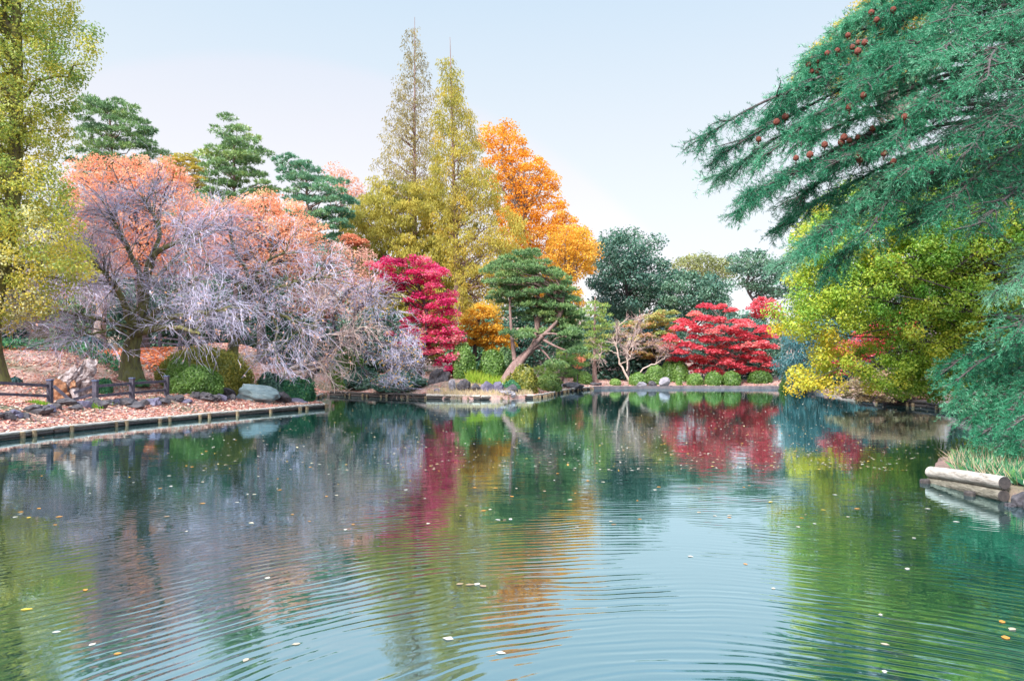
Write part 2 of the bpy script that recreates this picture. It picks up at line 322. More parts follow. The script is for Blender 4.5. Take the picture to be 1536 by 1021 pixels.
ou = tn('ShaderNodeOutputMaterial'); t.links.new(pb.outputs[0], ou.inputs[0])
tag(mb.build('ground', m, smooth=True), kind='structure')

m, t = newmat('pond_water'); tc = t.nodes.new('ShaderNodeTexCoord')
def mth(op, a, b=None, c=None):
    n = t.nodes.new('ShaderNodeMath'); n.operation = op
    for i, q in enumerate((a, b, c)):
        if q is None: continue
        if hasattr(q, 'is_linked') or hasattr(q, 'links'): t.links.new(q, n.inputs[i])
        else: n.inputs[i].default_value = q
    return n.outputs[0]
def noise(scale, detail=2, st=(1, 1, 1)):
    mp = tn('ShaderNodeMapping'); mp.inputs['Scale'].default_value = st; t.links.new(tc.outputs['Object'], mp.inputs[0])
    n = tn('ShaderNodeTexNoise'); n.inputs['Scale'].default_value = scale; n.inputs['Detail'].default_value = detail; t.links.new(mp.outputs[0], n.inputs['Vector']); return n.outputs[0]
sb = tn('ShaderNodeVectorMath', operation='DISTANCE'); t.links.new(tc.outputs['Object'], sb.inputs[0]); sb.inputs[1].default_value = (1.3, 2.6, 0)
dist = sb.outputs['Value']
warp = mth('MULTIPLY_ADD', noise(1.9, 3), .045, mth('MULTIPLY_ADD', noise(.40, 2), .75, dist))
ph = mth('MULTIPLY', warp, 2 * math.pi / .135)
ph2 = mth('MULTIPLY', warp, 2 * math.pi / .078)
rings = mth('ADD', mth('SINE', ph), mth('MULTIPLY', mth('SINE', ph2), .35))
amp = mth('MULTIPLY', mth('POWER', 2.718, mth('MULTIPLY', dist, -.17)), mth('MULTIPLY_ADD', noise(.8, 5), 4.6, -1.6))
amp = mth('MULTIPLY', mth('MAXIMUM', amp, 0.02), .0019)
h1 = mth('MULTIPLY', rings, amp)
h2 = mth('MULTIPLY', noise(3.0, 2, (.55, 1.5, 1)), .0019)
h3 = mth('MULTIPLY', noise(1.0, 2, (.4, 1.1, 1)), .0045)
hh = mth('ADD', h1, mth('ADD', h2, h3))
bp = tn('ShaderNodeBump'); bp.inputs['Strength'].default_value = 1.0; bp.inputs['Distance'].default_value = 1.0; t.links.new(hh, bp.inputs['Height'])
fr = tn('ShaderNodeFresnel'); fr.inputs['IOR'].default_value = 1.36; t.links.new(bp.outputs[0], fr.inputs['Normal'])
fac = mth('MULTIPLY', mth('POWER', fr.outputs[0], .22), 1.0)
gl = tn('ShaderNodeBsdfGlossy'); gl.inputs['Roughness'].default_value = .03; gl.inputs['Color'].default_value = (.72, .935, 1.0, 1); t.links.new(bp.outputs[0], gl.inputs['Normal'])
df = tn('ShaderNodeBsdfDiffuse'); df.inputs['Color'].default_value = (.008, .05, .045, 1)
mx = tn('ShaderNodeMixShader'); t.links.new(fac, mx.inputs[0]); t.links.new(df.outputs[0], mx.inputs[1]); t.links.new(gl.outputs[0], mx.inputs[2])
ou = tn('ShaderNodeOutputMaterial'); t.links.new(mx.outputs[0], ou.inputs[0])
mb = MB(); mb.add([(-30, 0, 0), (30, 0, 0), (30, 60, 0), (-30, 60, 0)], [(0, 1, 2, 3)])
tag(mb.build('water', m), kind='structure')

# ------------------------------------------------------------------ tree builders
def limbs_to(tb, trunk, C, r0, frac=.6, k=5, rise=.15, maxn=60, a=.5):
    """branches from the trunk polyline out to clump centres"""
    m = len(trunk); sel = rng.permutation(len(C))[:min(maxn, int(len(C) * frac))]
    if not len(sel): return
    T = C[sel]; hgt = trunk[:, 2]; zlo = hgt[0] + .25 * (hgt[-1] - hgt[0])
    want = np.clip(T[:, 2] - np.linalg.norm(T[:, :2] - trunk[m // 2, :2], axis=1) * .5, zlo, hgt[-1])
    t = np.interp(want, hgt, np.arange(m)) if np.all(np.diff(hgt) > 0) else rng.uniform(.4, 1, len(T)) * (m - 1)
    k0 = np.minimum(t.astype(int), m - 2); S = trunk[k0] + (trunk[k0 + 1] - trunk[k0]) * (t - k0)[:, None]
    q = np.linspace(0, 1, 8)[None, :, None]; mid = (S + T) / 2; mid[:, 2] += rise * np.linalg.norm(T - S, axis=1); mid += rng.normal(size=mid.shape) * .08 * np.linalg.norm(T - S, axis=1)[:, None]
    pts = (1 - q) ** 2 * S[:, None] + 2 * q * (1 - q) * mid[:, None] + q * q * T[:, None]
    pts[:, 1:-1] += rng.normal(size=pts[:, 1:-1].shape) * .03 * np.linalg.norm(T - S, axis=1)[:, None, None]
    rr = r0 * np.clip(np.linalg.norm(T - S, axis=1) / 4, .3, 1)[:, None] * np.linspace(1, .18, 8)[None]
    tubes(tb, pts, rr, a, k)
SEED = [100]
def std_tree(name, label, cat, poly, D, base, leaf, bark, kind='round', rpx=16, lpx=4.0, asp=.6, dens=1.0, kz=.8, flat=.7, v=.45, vs=.14, r_tr=.25, tpath=None,
             group=None, nmul=1.3, rmul=1.12, limb_r=.09, limbfrac=.6, extra=None, inset=.6, rise=.15, maxn=60, vfun=None, cull=None):
    SEED[0] += 1; seed(SEED[0]); poly = np.array(poly, float); A = area(poly); s = D / F
    C = clumps(poly, D, max(4, int(nmul * A / rpx ** 2)), kz, rpx, inset)
    if cull is not None:
        C = C[[rng.uniform() > cull(CX + c[0] / c[1] * F, CY - (c[2] - EYE) / c[1] * F) for c in C]]
    if extra is not None: C = np.vstack([C, [P(x, y, D) for x, y in extra]])
    b = G(base, D); root = thing(name, label, cat, b, group)
    if tpath is None:
        top = C[np.argsort(C[:, 2])[-max(1, len(C) // 12):]].mean(0); top = .35 * b + .65 * top if kind in ('round', 'flat') else .05 * b + .95 * top
        top[:2] = .5 * top[:2] + .5 * C.mean(0)[:2]; tp = [b - [0, 0, .2], b + (top - b) * .4 + rng.normal(size=3) * [.15, .15, 0], top]
    else: tp = [b - [0, 0, .2]] + [P(*q) for q in tpath]
    tb = MB(); tr = limb(tb, tp, r_tr, r_tr * (.04 if name == 'dawn_redwood' else .3), 9, n=16, flare=.5); limbs_to(tb, tr, C, limb_r, limbfrac, rise=rise, maxn=maxn); tb.build('trunk', bark, root, True)
    cb = MB(); vm = v if vfun is None else np.array([vfun(CX + c[0] / c[1] * F, CY - (c[2] - EYE) / c[1] * F) for c in C])
    foliage(cb, C, rpx * s * (1 if kind == 'needle' else rmul), kind, dens * A, lpx * s, asp, vm, vs, flat); cb.build('crown', leaf, root); return root

# ---- far evergreens and wood
SEED[0] = 100
std_tree('evergreen_tree', 'broad dark blue-green tree right of the orange tree', 'tree', [(884, 372), (905, 348), (930, 342), (952, 346), (985, 358), (1000, 378), (1012, 420), (1010, 490), (890, 500), (880, 420)], 82, 945, L['evergreen'], M['bark'], rpx=17, v=.4, r_tr=.4, dens=1.2, kz=1)
std_tree('evergreen_tree', 'low rounded grey-green tree behind the scarlet maple', 'tree', [(985, 425), (1010, 402), (1045, 400), (1075, 408), (1097, 432), (1104, 480), (985, 490)], 78, 1045, L['evergreen'], M['bark'], rpx=14, v=.55, r_tr=.3, dens=1.2, kz=1)
std_tree('broadleaf_tree', 'flat-topped pale olive tree against the sky', 'tree', [(1004, 390), (1025, 380), (1060, 378), (1095, 388), (1105, 405), (1100, 425), (1020, 420)], 105, 1055, L['evolive'], M['grey'], rpx=12, v=.5, r_tr=.3, dens=.8, kz=1.2)
std_tree('evergreen_tree', 'tall loose dark tree left of the overhanging cedar', 'tree', [(1086, 386), (1108, 371), (1140, 372), (1180, 392), (1215, 420), (1220, 450), (1140, 452), (1112, 432), (1094, 405)], 95, 1150, L['evergreen'], M['bark'], rpx=13, v=.55, r_tr=.3, dens=.85, kz=1.2, tpath=[(1142, 470, 95), (1120, 430, 95), (1135, 395, 95)])
std_tree('evergreen_tree', 'dark evergreen half hidden behind the yellow-green branches', 'tree', [(1180, 400), (1260, 380), (1400, 390), (1560, 370), (1700, 420), (1700, 560), (1200, 560)], 60, 1420, L['evergreen'], M['bark'], rpx=22, v=.45, r_tr=.3, dens=.8, kz=.6)
seed(40); mb = MB(); n = 900
ux = rng.uniform(-1, 1, n); C = np.stack([ux * 170, 118 + 30 * rng.uniform(0, 1, n) - 30 * ux ** 2, np.zeros(n)], 1)
hgt = np.where(C[:, 0] < -15, 15, np.where(C[:, 0] < 45, 8.5, 13)) * (.8 + .25 * np.sin(C[:, 0] * .35) + .1 * np.sin(C[:, 0] * 1.1)); C[:, 2] = ground_z(C[:, 0], C[:, 1]) * .5 + rng.uniform(0, 1, n) * hgt
foliage(mb, C, 2.2, 'round', 90000, .6, .7, .45, .2, .8)
tag(mb.build('distant_wood', L['evergreen']), 'dark wood closing the view behind the garden trees', 'wood', kind='stuff')

# ---- pines on the left rise
std_tree('pine_tree', 'blue-green pine with ragged top, left of the other pines', 'tree', [(112, 150), (128, 148), (138, 132), (150, 150), (165, 152), (182, 148), (197, 160), (210, 150), (218, 170), (240, 190), (238, 205), (249, 220), (246, 250), (230, 275), (130, 290), (105, 250), (125, 215), (120, 185)], 58, 190, L['pine'], M['redbark'], 'needle', rpx=13, lpx=5.5, asp=.2, dens=2.0, flat=.4, v=.42, kz=.6, nmul=1.0, inset=.45)
std_tree('pine_tree', 'conical yellow-green pine between the two coral cherries', 'tree', [(293, 222), (318, 222), (327, 195), (340, 175), (352, 176), (364, 186), (384, 192), (386, 212), (405, 230), (395, 255), (415, 275), (420, 340), (310, 345), (295, 300), (310, 265)], 54, 350, L['pine'], M['redbark'], 'needle', rpx=14, lpx=5.5, asp=.2, dens=2.1, flat=.35, v=.5, kz=.7, nmul=1.05, inset=.45)
std_tree('pine_tree', 'deep green pine left of the tall redwoods', 'tree', [(413, 230), (430, 236), (445, 230), (462, 240), (478, 238), (488, 255), (510, 262), (532, 285), (530, 345), (515, 400), (480, 400), (470, 350), (440, 330), (428, 290), (420, 260)], 54, 475, L['pinedark'], M['redbark'], 'needle', rpx=14, lpx=5.5, asp=.2, dens=2.1, flat=.35, v=.5, kz=.7, nmul=1.1, inset=.45)
std_tree('larch_tree', 'small golden conifer tip between two pines', 'tree', [(242, 240), (262, 222), (280, 226), (298, 232), (312, 262), (300, 290), (240, 280)], 66, 275, L['olivegold'], M['bark'], 'flat', rpx=10, lpx=5, asp=.4, dens=1.1, flat=.3, v=.65, r_tr=.2)
std_tree('broadleaf_tree', 'thin peach-coloured treetop behind the deep green pine', 'tree', [(480, 262), (500, 244), (520, 252), (550, 278), (552, 300), (520, 300)], 74, 520, L['pinkish'], M['grey'], 'round', rpx=10, lpx=3.5, dens=.5, v=.55, r_tr=.2)
std_tree('evergreen_tree', 'dark green evergreen low between coral cherry and pines', 'tree', [(230, 300), (300, 290), (430, 330), (520, 390), (540, 520), (240, 520)], 52, 400, L['pinedark'], M['bark'], rpx=22, v=.42, dens=.8, kz=.4)
std_tree('evergreen_tree', 'dark evergreen behind the tree tagged with a small sign', 'tree', [(-60, 300), (100, 290), (200, 330), (250, 420), (240, 500), (-80, 500)], 50, 90, L['evergreen'], M['bark'], rpx=24, v=.4, dens=.7, kz=.4)

# ---- dawn redwoods, plane
std_tree('dawn_redwood', 'tallest redwood, sparse spire above a broad olive skirt', 'tree', [(622, 30), (628, 60), (640, 85), (644, 120), (655, 150), (657, 200), (664, 240), (664, 320), (560, 320), (556, 270), (572, 225), (570, 195), (590, 160), (589, 130), (602, 95), (600, 75), (614, 50)], 62, 622, L['sparsegold'], M['redbark'], 'droop', rpx=8.5, lpx=4, asp=.3, dens=.55, flat=.8, v=.35, vs=.2, kz=.9, r_tr=.42, tpath=[(622, 400, 62), (622, 250, 62), (622, 26, 62)], limb_r=.07, limbfrac=.7, rise=-.05, maxn=120, nmul=1.2, inset=.35,
         vfun=lambda x, y: .35 + .4 * (y > 180))
std_tree('dawn_redwood', 'broad drooping olive-gold redwood skirt left of the twin spires', 'tree', [(508, 345), (522, 308), (545, 278), (575, 262), (615, 270), (660, 275), (690, 330), (705, 420), (700, 540), (600, 555), (535, 470)], 60, 610, L['olivegold'], M['redbark'], 'droop', rpx=14, lpx=5.5, asp=.28, dens=1.2, flat=.75, v=.42, kz=.7, r_tr=.4, maxn=30)
std_tree('dawn_redwood', 'second redwood spire, fuller and golden, beside the tallest one', 'tree', [(675, 58), (681, 90), (690, 110), (692, 145), (708, 165), (716, 205), (732, 240), (746, 272), (758, 300), (785, 335), (798, 395), (780, 445), (750, 480), (752, 545), (690, 550), (670, 430), (645, 330), (640, 260), (648, 200), (656, 150), (661, 105), (668, 85)], 57, 688, L['olivegold'], M['redbark'], 'droop', rpx=11, lpx=4.6, asp=.28, dens=1.0, flat=.95, v=.5, vs=.16, kz=.9, r_tr=.4, tpath=[(686, 450, 57), (680, 250, 57), (675, 56, 57)], limb_r=.08, rise=-.03, maxn=110, nmul=1.15, inset=.35,
         vfun=lambda x, y: .18 + .0012 * y)
std_tree('plane_tree', 'large bright orange tree right of the redwood spires', 'tree', [(712, 200), (730, 184), (760, 183), (785, 195), (800, 222), (815, 240), (838, 262), (842, 290), (855, 318), (872, 335), (893, 348), (900, 380), (890, 415), (870, 425), (838, 480), (770, 460), (745, 340), (725, 260)], 70, 800, L['orange'], M['grey'], rpx=11, lpx=3.6, dens=1.0, v=.45, vs=.18, kz=.8, r_tr=.45, limb_r=.14, nmul=1.2, vfun=lambda x, y: .35 + .0006 * (y - 180) + .0012 * max(0, x - 820))
std_tree('plane_tree', 'soft golden lower tree under the right edge of the orange one', 'tree', [(820, 350), (850, 330), (885, 345), (900, 385), (890, 410), (865, 420), (880, 450), (860, 500), (800, 500)], 64, 845, L['gold'], M['grey'], rpx=11, lpx=3.6, dens=1.0, v=.6, kz=.7, r_tr=.3)

# ---- coral cherries
std_tree('cherry_tree', 'coral-leaved cherry behind the left bare tree', 'tree', [(108, 250), (130, 236), (165, 232), (195, 238), (232, 234), (262, 240), (285, 258), (300, 290), (335, 300), (340, 360), (300, 420), (140, 420), (95, 330)], 42, 215, L['coral'], M['bark'], rpx=13, lpx=3.8, dens=.68, rmul=1.25, v=.5, vs=.2, kz=.55, r_tr=.3, limb_r=.12, nmul=1.1, tpath=[(212, 460, 42), (205, 400, 42), (215, 350, 42)])
std_tree('cherry_tree', 'coral-leaved cherry below the deep green pine', 'tree', [(300, 315), (330, 300), (365, 296), (395, 286), (425, 290), (455, 302), (475, 320), (488, 345), (490, 375), (450, 410), (380, 425), (300, 405), (270, 350), (280, 325)], 41, 395, L['coral'], M['bark'], rpx=12, lpx=3.8, dens=.68, rmul=1.25, v=.58, vs=.2, kz=.55, r_tr=.28, limb_r=.13, nmul=1.1, tpath=[(392, 470, 41), (405, 410, 41), (385, 375, 41)])
std_tree('cherry_tree', 'thin dusty pink cherry left of the crimson maple', 'tree', [(430, 380), (470, 362), (520, 358), (555, 375), (572, 420), (550, 470), (500, 490), (430, 470)], 43, 462, L['pinkish'], M['bark'], rpx=14, lpx=3.6, dens=.5, v=.5, kz=.5, r_tr=.2, limb_r=.09, nmul=1.1, tpath=[(472, 520, 43), (500, 450, 43), (495, 400, 43)])
std_tree('maple_tree', 'small vermilion maple peeping above the crimson maple', 'tree', [(508, 352), (530, 346), (552, 356), (555, 372), (515, 372)], 50, 535, L['coral'], M['bark'], 'flat', rpx=8, lpx=4, dens=1, v=.15, vs=.08, flat=.4, r_tr=.12)

# ---- mid shrubs and trees behind the shore (dark fill)
for px, y0, w, D, lf, lab in ((470, 500, 60, 50, 'evergreen', 'dark evergreen shrub behind the bare branches, left of the crimson maple'), (575, 490, 70, 52, 'evergreen', 'dark evergreen shrub behind the crimson maple trunk'), (720, 500, 55, 54, 'pinedark', 'dark evergreen shrub behind the small golden maple'),
                              (790, 480, 60, 55, 'evergreen', 'dark evergreen shrub behind the leaning pine trunk'), (905, 500, 65, 64, 'evergreen', 'dark evergreen shrub behind the slim layered pine'), (980, 510, 55, 66, 'bluegreen', 'teal shrub behind the pale bare tree'),
                              (1110, 500, 75, 66, 'evergreen', 'dark evergreen shrub behind the scarlet maple'), (40, 470, 70, 52, 'bluegreen', 'teal shrub under the left tree'), (330, 470, 80, 50, 'pinedark', 'dark evergreen shrub behind the mossy limbs'), (120, 462, 50, 47, 'pine', 'dark green shrub behind the thick grey trunk, uphill'), (215, 470, 55, 46.5, 'evergreen', 'dark evergreen shrub behind the mossy fork of the bare old cherry'), (275, 474, 46, 48, 'pine', 'mid green shrub above the distant fence')):
    std_tree('evergreen_shrub', lab, 'shrub', [(px - w, y0 + 20), (px - w * .6, y0 - 20), (px, y0 - 34), (px + w * .6, y0 - 18), (px + w, y0 + 25), (px + w * .9, y0 + 75), (px - w * .9, y0 + 75)], D, px, L[lf], M['bark'], rpx=15, lpx=4.2, dens=1.0, v=.35, kz=.6, r_tr=.1, limb_r=.04)

# ---- crimson maple, small gold maple
std_tree('crimson_maple', 'crimson maple with drooping layers right of the bare branches', 'tree', [(560, 395), (585, 376), (612, 380), (640, 385), (668, 388), (670, 410), (660, 425), (688, 432), (684, 460), (690, 490), (700, 520), (698, 545), (688, 562), (668, 556), (655, 535), (640, 535), (622, 510), (600, 500), (590, 480), (615, 468), (600, 440), (575, 440)], 45, 622, L['red'], M['bark'], 'flat', rpx=13, lpx=4, asp=.7, dens=1.15, rmul=1.05, flat=.4, v=.5, vs=.22, kz=.7, r_tr=.22, limb_r=.07, nmul=1.1, inset=.4, tpath=[(636, 520, 45), (640, 470, 45), (625, 420, 45)],
         extra=[(640, 520), (660, 545), (676, 556), (686, 548), (692, 530), (668, 508), (650, 484), (648, 500), (630, 512), (682, 515), (520, 418), (530, 425), (600, 515), (585, 500), (555, 395), (690, 535)])
std_tree('golden_maple', 'small golden-orange maple beside the leaning pine', 'tree', [(688, 480), (700, 458), (722, 446), (745, 452), (752, 478), (772, 498), (775, 515), (758, 538), (735, 540), (722, 522), (700, 520), (680, 500)], 48, 706, L['gold'], M['bark'], 'flat', rpx=11, lpx=4.2, asp=.7, dens=1.15, flat=.5, v=.5, kz=.7, r_tr=.2, limb_r=.05, tpath=[(712, 530, 48), (712, 500, 48), (722, 470, 48)])

# ---- leaning red pine
SEED[0] = 150; seed(151); D = 45.0; b = G(752, 43.7); b[2] -= .1
root = thing('red_pine', 'leaning red-barked pine with split trunk over the shore', 'tree', b); tb = MB()
main = limb(tb, [b, P(772, 548, 44.2), P(800, 520, 45), P(806, 490, 45.3), P(808, 455, 45.4), P(800, 405, 45.4)], .33, .09, 10, n=24, flare=.15)
sec = limb(tb, [b + [.25, -.2, 0], P(780, 545, 43.8), P(806, 512, 44), P(838, 478, 44.2), P(846, 440, 44.6)], .22, .07, 9, n=20)
ver = limb(tb, [P(772, 540, 44.3), P(768, 505, 44.6), P(765, 455, 44.8), P(768, 400, 44.8)], .15, .05, 8, n=16)
lst = [limb(tb, q, .10, .04, 6, n=12) for q in ([P(806, 500, 45), P(800, 470, 45.5), P(786, 448, 46)], [P(812, 508, 44.2), P(835, 520, 43.6), P(862, 530, 43.2)], [P(804, 505, 44.6), P(826, 500, 43.4), P(850, 505, 43)], [P(800, 516, 44.6), P(816, 528, 44), P(830, 545, 43.8)])]
polyA = [(728, 405), (748, 388), (772, 378), (800, 374), (826, 396), (850, 410), (862, 440), (868, 470), (874, 500), (852, 512), (830, 486), (806, 470), (770, 452), (742, 450), (732, 432)]
C = clumps(polyA, D, 80, .8, 13, .35); limbs_to(tb, main, C[:30], .06, 1); limbs_to(tb, sec, C[30:], .06, 1); tb.build('trunk', M['redbark'], root, True)
cb = MB(); foliage(cb, C, 14 * D / F, 'needle', 38000, 5.5 * D / F, .2, .48, .13, .38); CB = clumps([(800, 440), (866, 448), (882, 505), (866, 535), (838, 525), (812, 500)], 45.5, 26, .8, 11, .3); foliage(cb, CB, 13 * D / F, 'needle', 11000, 5.5 * D / F, .2, .42, .13, .38); CD_ = clumps([(732, 425), (790, 425), (815, 470), (800, 492), (772, 476), (740, 462)], 45.8, 16, .8, 11, .2); foliage(cb, CD_, 12 * D / F, 'needle', 7000, 5.5 * D / F, .2, .42, .13, .38); C2 = np.array([P(x, y, 44 + rng.normal() * .6) for x, y in ((764, 500), (790, 498), (786, 505))] + [P(862, 528, 43.2), P(868, 524, 43.4), P(852, 502, 43), P(858, 498, 43.2), P(832, 546, 43.8), P(840, 550, 43.9)]); foliage(cb, C2, .5, 'needle', 7000, .2, .2, .5, .1, .5)
cb.build('crown', L['pine'], root)
std_tree('pine_tree', 'low spreading light green pine at the foot of the leaning one', 'tree', [(800, 548), (825, 540), (838, 515), (868, 515), (880, 530), (882, 552), (868, 572), (835, 575), (800, 570)], 51, 838, L['pinelight'], M['redbark'], 'needle', rpx=11, lpx=5, asp=.2, dens=1.6, flat=.3, v=.42, kz=.8, r_tr=.1, limb_r=.05, nmul=1.1)
std_tree('pine_tree', 'slim layered pine with straight trunk beside the pale bare tree', 'tree', [(868, 470), (872, 452), (893, 440), (908, 452), (914, 468), (925, 485), (918, 505), (912, 530), (896, 548), (876, 545), (868, 505)], 58, 892, L['pinelight'], M['redbark'], 'needle', rpx=11, lpx=4.6, asp=.2, dens=1.4, flat=.28, v=.55, kz=.8, r_tr=.2, limb_r=.05, tpath=[(892, 540, 58), (892, 490, 58), (893, 445, 58)])
std_tree('azalea_shrub', 'vermilion shrub poking through the low pine', 'shrub', [(858, 522), (872, 520), (876, 535), (874, 555), (862, 553)], 56.5, 866, L['coral'], M['bark'], rpx=6, lpx=3.6, dens=1.2, v=.2, vs=.08, r_tr=.05, limb_r=.02)

# ---- far bank maples
std_tree('turning_maple', 'layered maple turning green to rust left of the scarlet one', 'tree', [(925, 490), (945, 472), (975, 462), (1005, 458), (1025, 470), (1015, 500), (1005, 535), (960, 545), (935, 530)], 63, 985, L['greenorange'], M['bark'], 'flat', rpx=10, lpx=4, asp=.7, dens=1.3, flat=.25, v=.62, vs=.22, kz=.8, r_tr=.2, limb_r=.06)
std_tree('scarlet_maple', 'wide scarlet maple in tiers at the far bank', 'tree', [(998, 510), (1005, 485), (1025, 470), (1048, 456), (1078, 451), (1102, 462), (1130, 474), (1150, 492), (1158, 520), (1162, 548), (1150, 568), (1125, 562), (1095, 566), (1060, 562), (1036, 558), (1020, 545), (1000, 540)], 60, 1082, L['red2'], M['grey'], 'flat', rpx=12, lpx=4.2, asp=.7, dens=1.2, rmul=1.12, flat=.24, v=.55, vs=.14, kz=.8, r_tr=.22, limb_r=.08, nmul=1.15, inset=.25, tpath=[(1084, 550, 60), (1078, 520, 60), (1082, 480, 60)])
std_tree('scarlet_maple', 'smaller rose-red maple above the right shoulder of the scarlet one', 'tree', [(1120, 458), (1140, 440), (1162, 444), (1176, 462), (1172, 482), (1130, 480)], 69, 1148, L['red2'], M['bark'], 'flat', rpx=10, lpx=4, asp=.7, dens=1.1, flat=.4, v=.5, kz=.8, r_tr=.15)
std_tree('blue_conifer', 'blue-green conifer behind the yellow leaf tips on the right', 'tree', [(1166, 545), (1180, 500), (1205, 478), (1240, 462), (1290, 490), (1310, 560), (1300, 592), (1185, 588)], 50, 1235, L['bluegreen'], M['bark'], 'droop', rpx=14, lpx=5, asp=.3, dens=1.2, v=.5, kz=.7, r_tr=.2)
std_tree('dull_maple', 'dull red maple seen through the yellow-green branches', 'tree', [(1225, 540), (1270, 500), (1320, 470), (1370, 455), (1400, 470), (1360, 510), (1300, 545), (1250, 575)], 37, 1330, L['red2'], M['bark'], 'flat', rpx=13, lpx=4, asp=.7, dens=.9, flat=.35, v=.4, kz=.6, r_tr=.15)
std_tree('dull_maple', 'low olive-pink maple overhanging the right shore', 'tree', [(1235, 592), (1270, 565), (1320, 545), (1380, 545), (1420, 570), (1420, 600), (1360, 604), (1290, 606)], 35.5, 1370, L['dullred'], M['bark'], 'flat', rpx=13, lpx=4, asp=.6, dens=1.0, flat=.4, v=.4, vs=.2, kz=.7, r_tr=.15)
std_tree('broadleaf_tree', 'yellow-brown treetop showing past the upper edge of the cedar', 'tree', [(1190, 112), (1200, 90), (1222, 62), (1245, 40), (1270, 15), (1300, -20), (1360, -60), (1440, -40), (1400, 120), (1260, 160)], 38, 1420, L['olivegold'], M['grey'], rpx=13, lpx=3.8, dens=.8, v=.7, kz=.5, r_tr=.3)

# ---- left tall tree and the yellow-green tree on the right
std_tree('broadleaf_tree', 'tall olive-yellow tree filling the left edge', 'tree', [(-190, -160), (60, -160), (92, -40), (108, 10), (96, 50), (112, 90), (104, 130), (112, 165), (90, 200), (78, 235), (100, 262), (118, 300), (112, 340), (135, 375), (138, 400), (118, 420), (100, 440), (70, 470), (20, 500), (-120, 510), (-200, 300)], 27, -8, L['lefttree'], M['mossy'], rpx=17, lpx=4.2, rmul=1.4, dens=.66, v=.45, vs=.2, kz=.55, flat=.8, r_tr=.42, limb_r=.13, nmul=.95, inset=.35, maxn=120, tpath=[(-14, 480, 27), (20, 300, 27), (25, 60, 27), (20, -100, 27)],
         extra=[(125, 60), (138, 75), (128, 95), (118, 115), (140, 48)], vfun=lambda x, y: .30 + .00055 * max(0, y) + (.12 if y > 330 else 0))
std_tree('broadleaf_tree', 'yellow-green tree sweeping down over the right shore', 'tree', [(1160, 432), (1195, 400), (1172, 368), (1205, 325), (1240, 290), (1300, 265), (1380, 240), (1470, 215), (1560, 150), (1640, 200), (1640, 560), (1520, 585), (1420, 606), (1370, 592), (1320, 590), (1285, 575), (1262, 580), (1235, 586), (1166, 586), (1166, 556), (1215, 530), (1225, 512), (1140, 494), (1140, 474), (1180, 450)], 26, 1660, L['yellowgreen'], M['bark'], rpx=15, lpx=4.2, asp=.6, dens=1.25, rmul=1.3, v=.4, vs=.13, kz=.4, flat=.8, r_tr=.35, limb_r=.06, nmul=1.25, inset=.4, rise=.05, maxn=200, tpath=[(1640, 480, 26), (1610, 330, 26), (1560, 220, 26)],
         vfun=lambda x, y: .28 + (.22 if x < 1290 and y > 480 else 0) + .12 * (x < 1250) + (.08 if y > 480 else 0), cull=lambda x, y: .28 if x < 1300 and y > 440 else (.35 if x < 1400 and 420 < y < 540 else .05))

# ------------------------------------------------------------------ bare trees
def trim(p, zmin, pxmax):
    g = ground_z(p[:, -1, 0], p[:, -1, 1]); return (p[:, :, 2].min(1) > np.maximum(g, 0) + zmin) & ((CX + p[:, :, 0] / p[:, :, 1] * F).max(1) < pxmax)
def bare(name, label, base_px, D, limbs, sd, mat_limb, mat_twig, n2, n3, n4, L2=1.6, L3=1.0, L4=.5, droop=.10, r_tw=.010, leafbits=0, leafm=None, tr=.4, vtw=.5, zmin=.5, pxmax=9999):
    seed(sd); b = G(base_px, D); root = thing(name, label, 'tree', b); tb = MB(); P1 = []
    for l in limbs:
        pts = [(b - [0, 0, .15]) if q == 'b' else P(*q) for q in l[0]]
        p = limb(tb, pts, l[1], l[2], 8, n=16, wob=.03, flare=.45 if l[0][0] == 'b' else 0); P1.append(p)
    p1 = np.stack(P1); wts = np.array([l[3] if len(l) > 3 else 1. for l in limbs]); rep = np.repeat(np.arange(len(limbs)), np.maximum(1, np.round(wts * 4)).astype(int))
    p, d, t = along(p1[rep], n2, .35, 1, .55); d[:, 2] += .10; l2 = L2 * rng.uniform(.5, 1.3, n2); p2 = grow(p, d, l2, 7, .17, droop * .5)
    tubes(tb, p2, (r_tw * 3.0) * np.linspace(1, .35, 8)[None] * np.ones((n2, 1)), .4, 5); tb.build('trunk', mat_limb, root, True)
    cb = MB(); p, d, t = along(p2, n3, .1, 1, .6); l3 = L3 * rng.uniform(.4, 1.4, n3); p3 = grow(p, d, l3, 6, .15, droop); k = trim(p3, zmin, pxmax); p3 = p3[k]; n3 = len(p3)
    tubes(cb, p3, r_tw * np.linspace(1.15, .5, 7)[None] * np.ones((n3, 1)), np.clip(vtw - .15 + rng.normal(size=n3) * .2, 0, 1), 3)
    p, d, t = along(p3, n4, .15, 1, .55); p4 = grow(p, d, L4 * rng.uniform(.4, 1.5, n4), 4, .16, droop * 1.3); k = trim(p4, zmin, pxmax); p4 = p4[k]; n4 = len(p4)
    tubes(cb, p4, r_tw * np.linspace(.75, .4, 5)[None] * np.ones((n4, 1)), np.clip(vtw + .1 + rng.normal(size=n4) * .2, 0, 1), 3); cb.build('twigs', mat_twig, root)
    if leafbits:
        lb = MB(); p, d, t = along(p4, leafbits, .2, 1, .5); leaves(lb, p, rng.normal(size=(leafbits, 3)) + [0, 0, .5], .11 * rng.uniform(.6, 1.3, leafbits), .6, np.clip(.6 + rng.normal(size=leafbits) * .3, 0, 1)); lb.build('leaves', leafm, root)
    return root
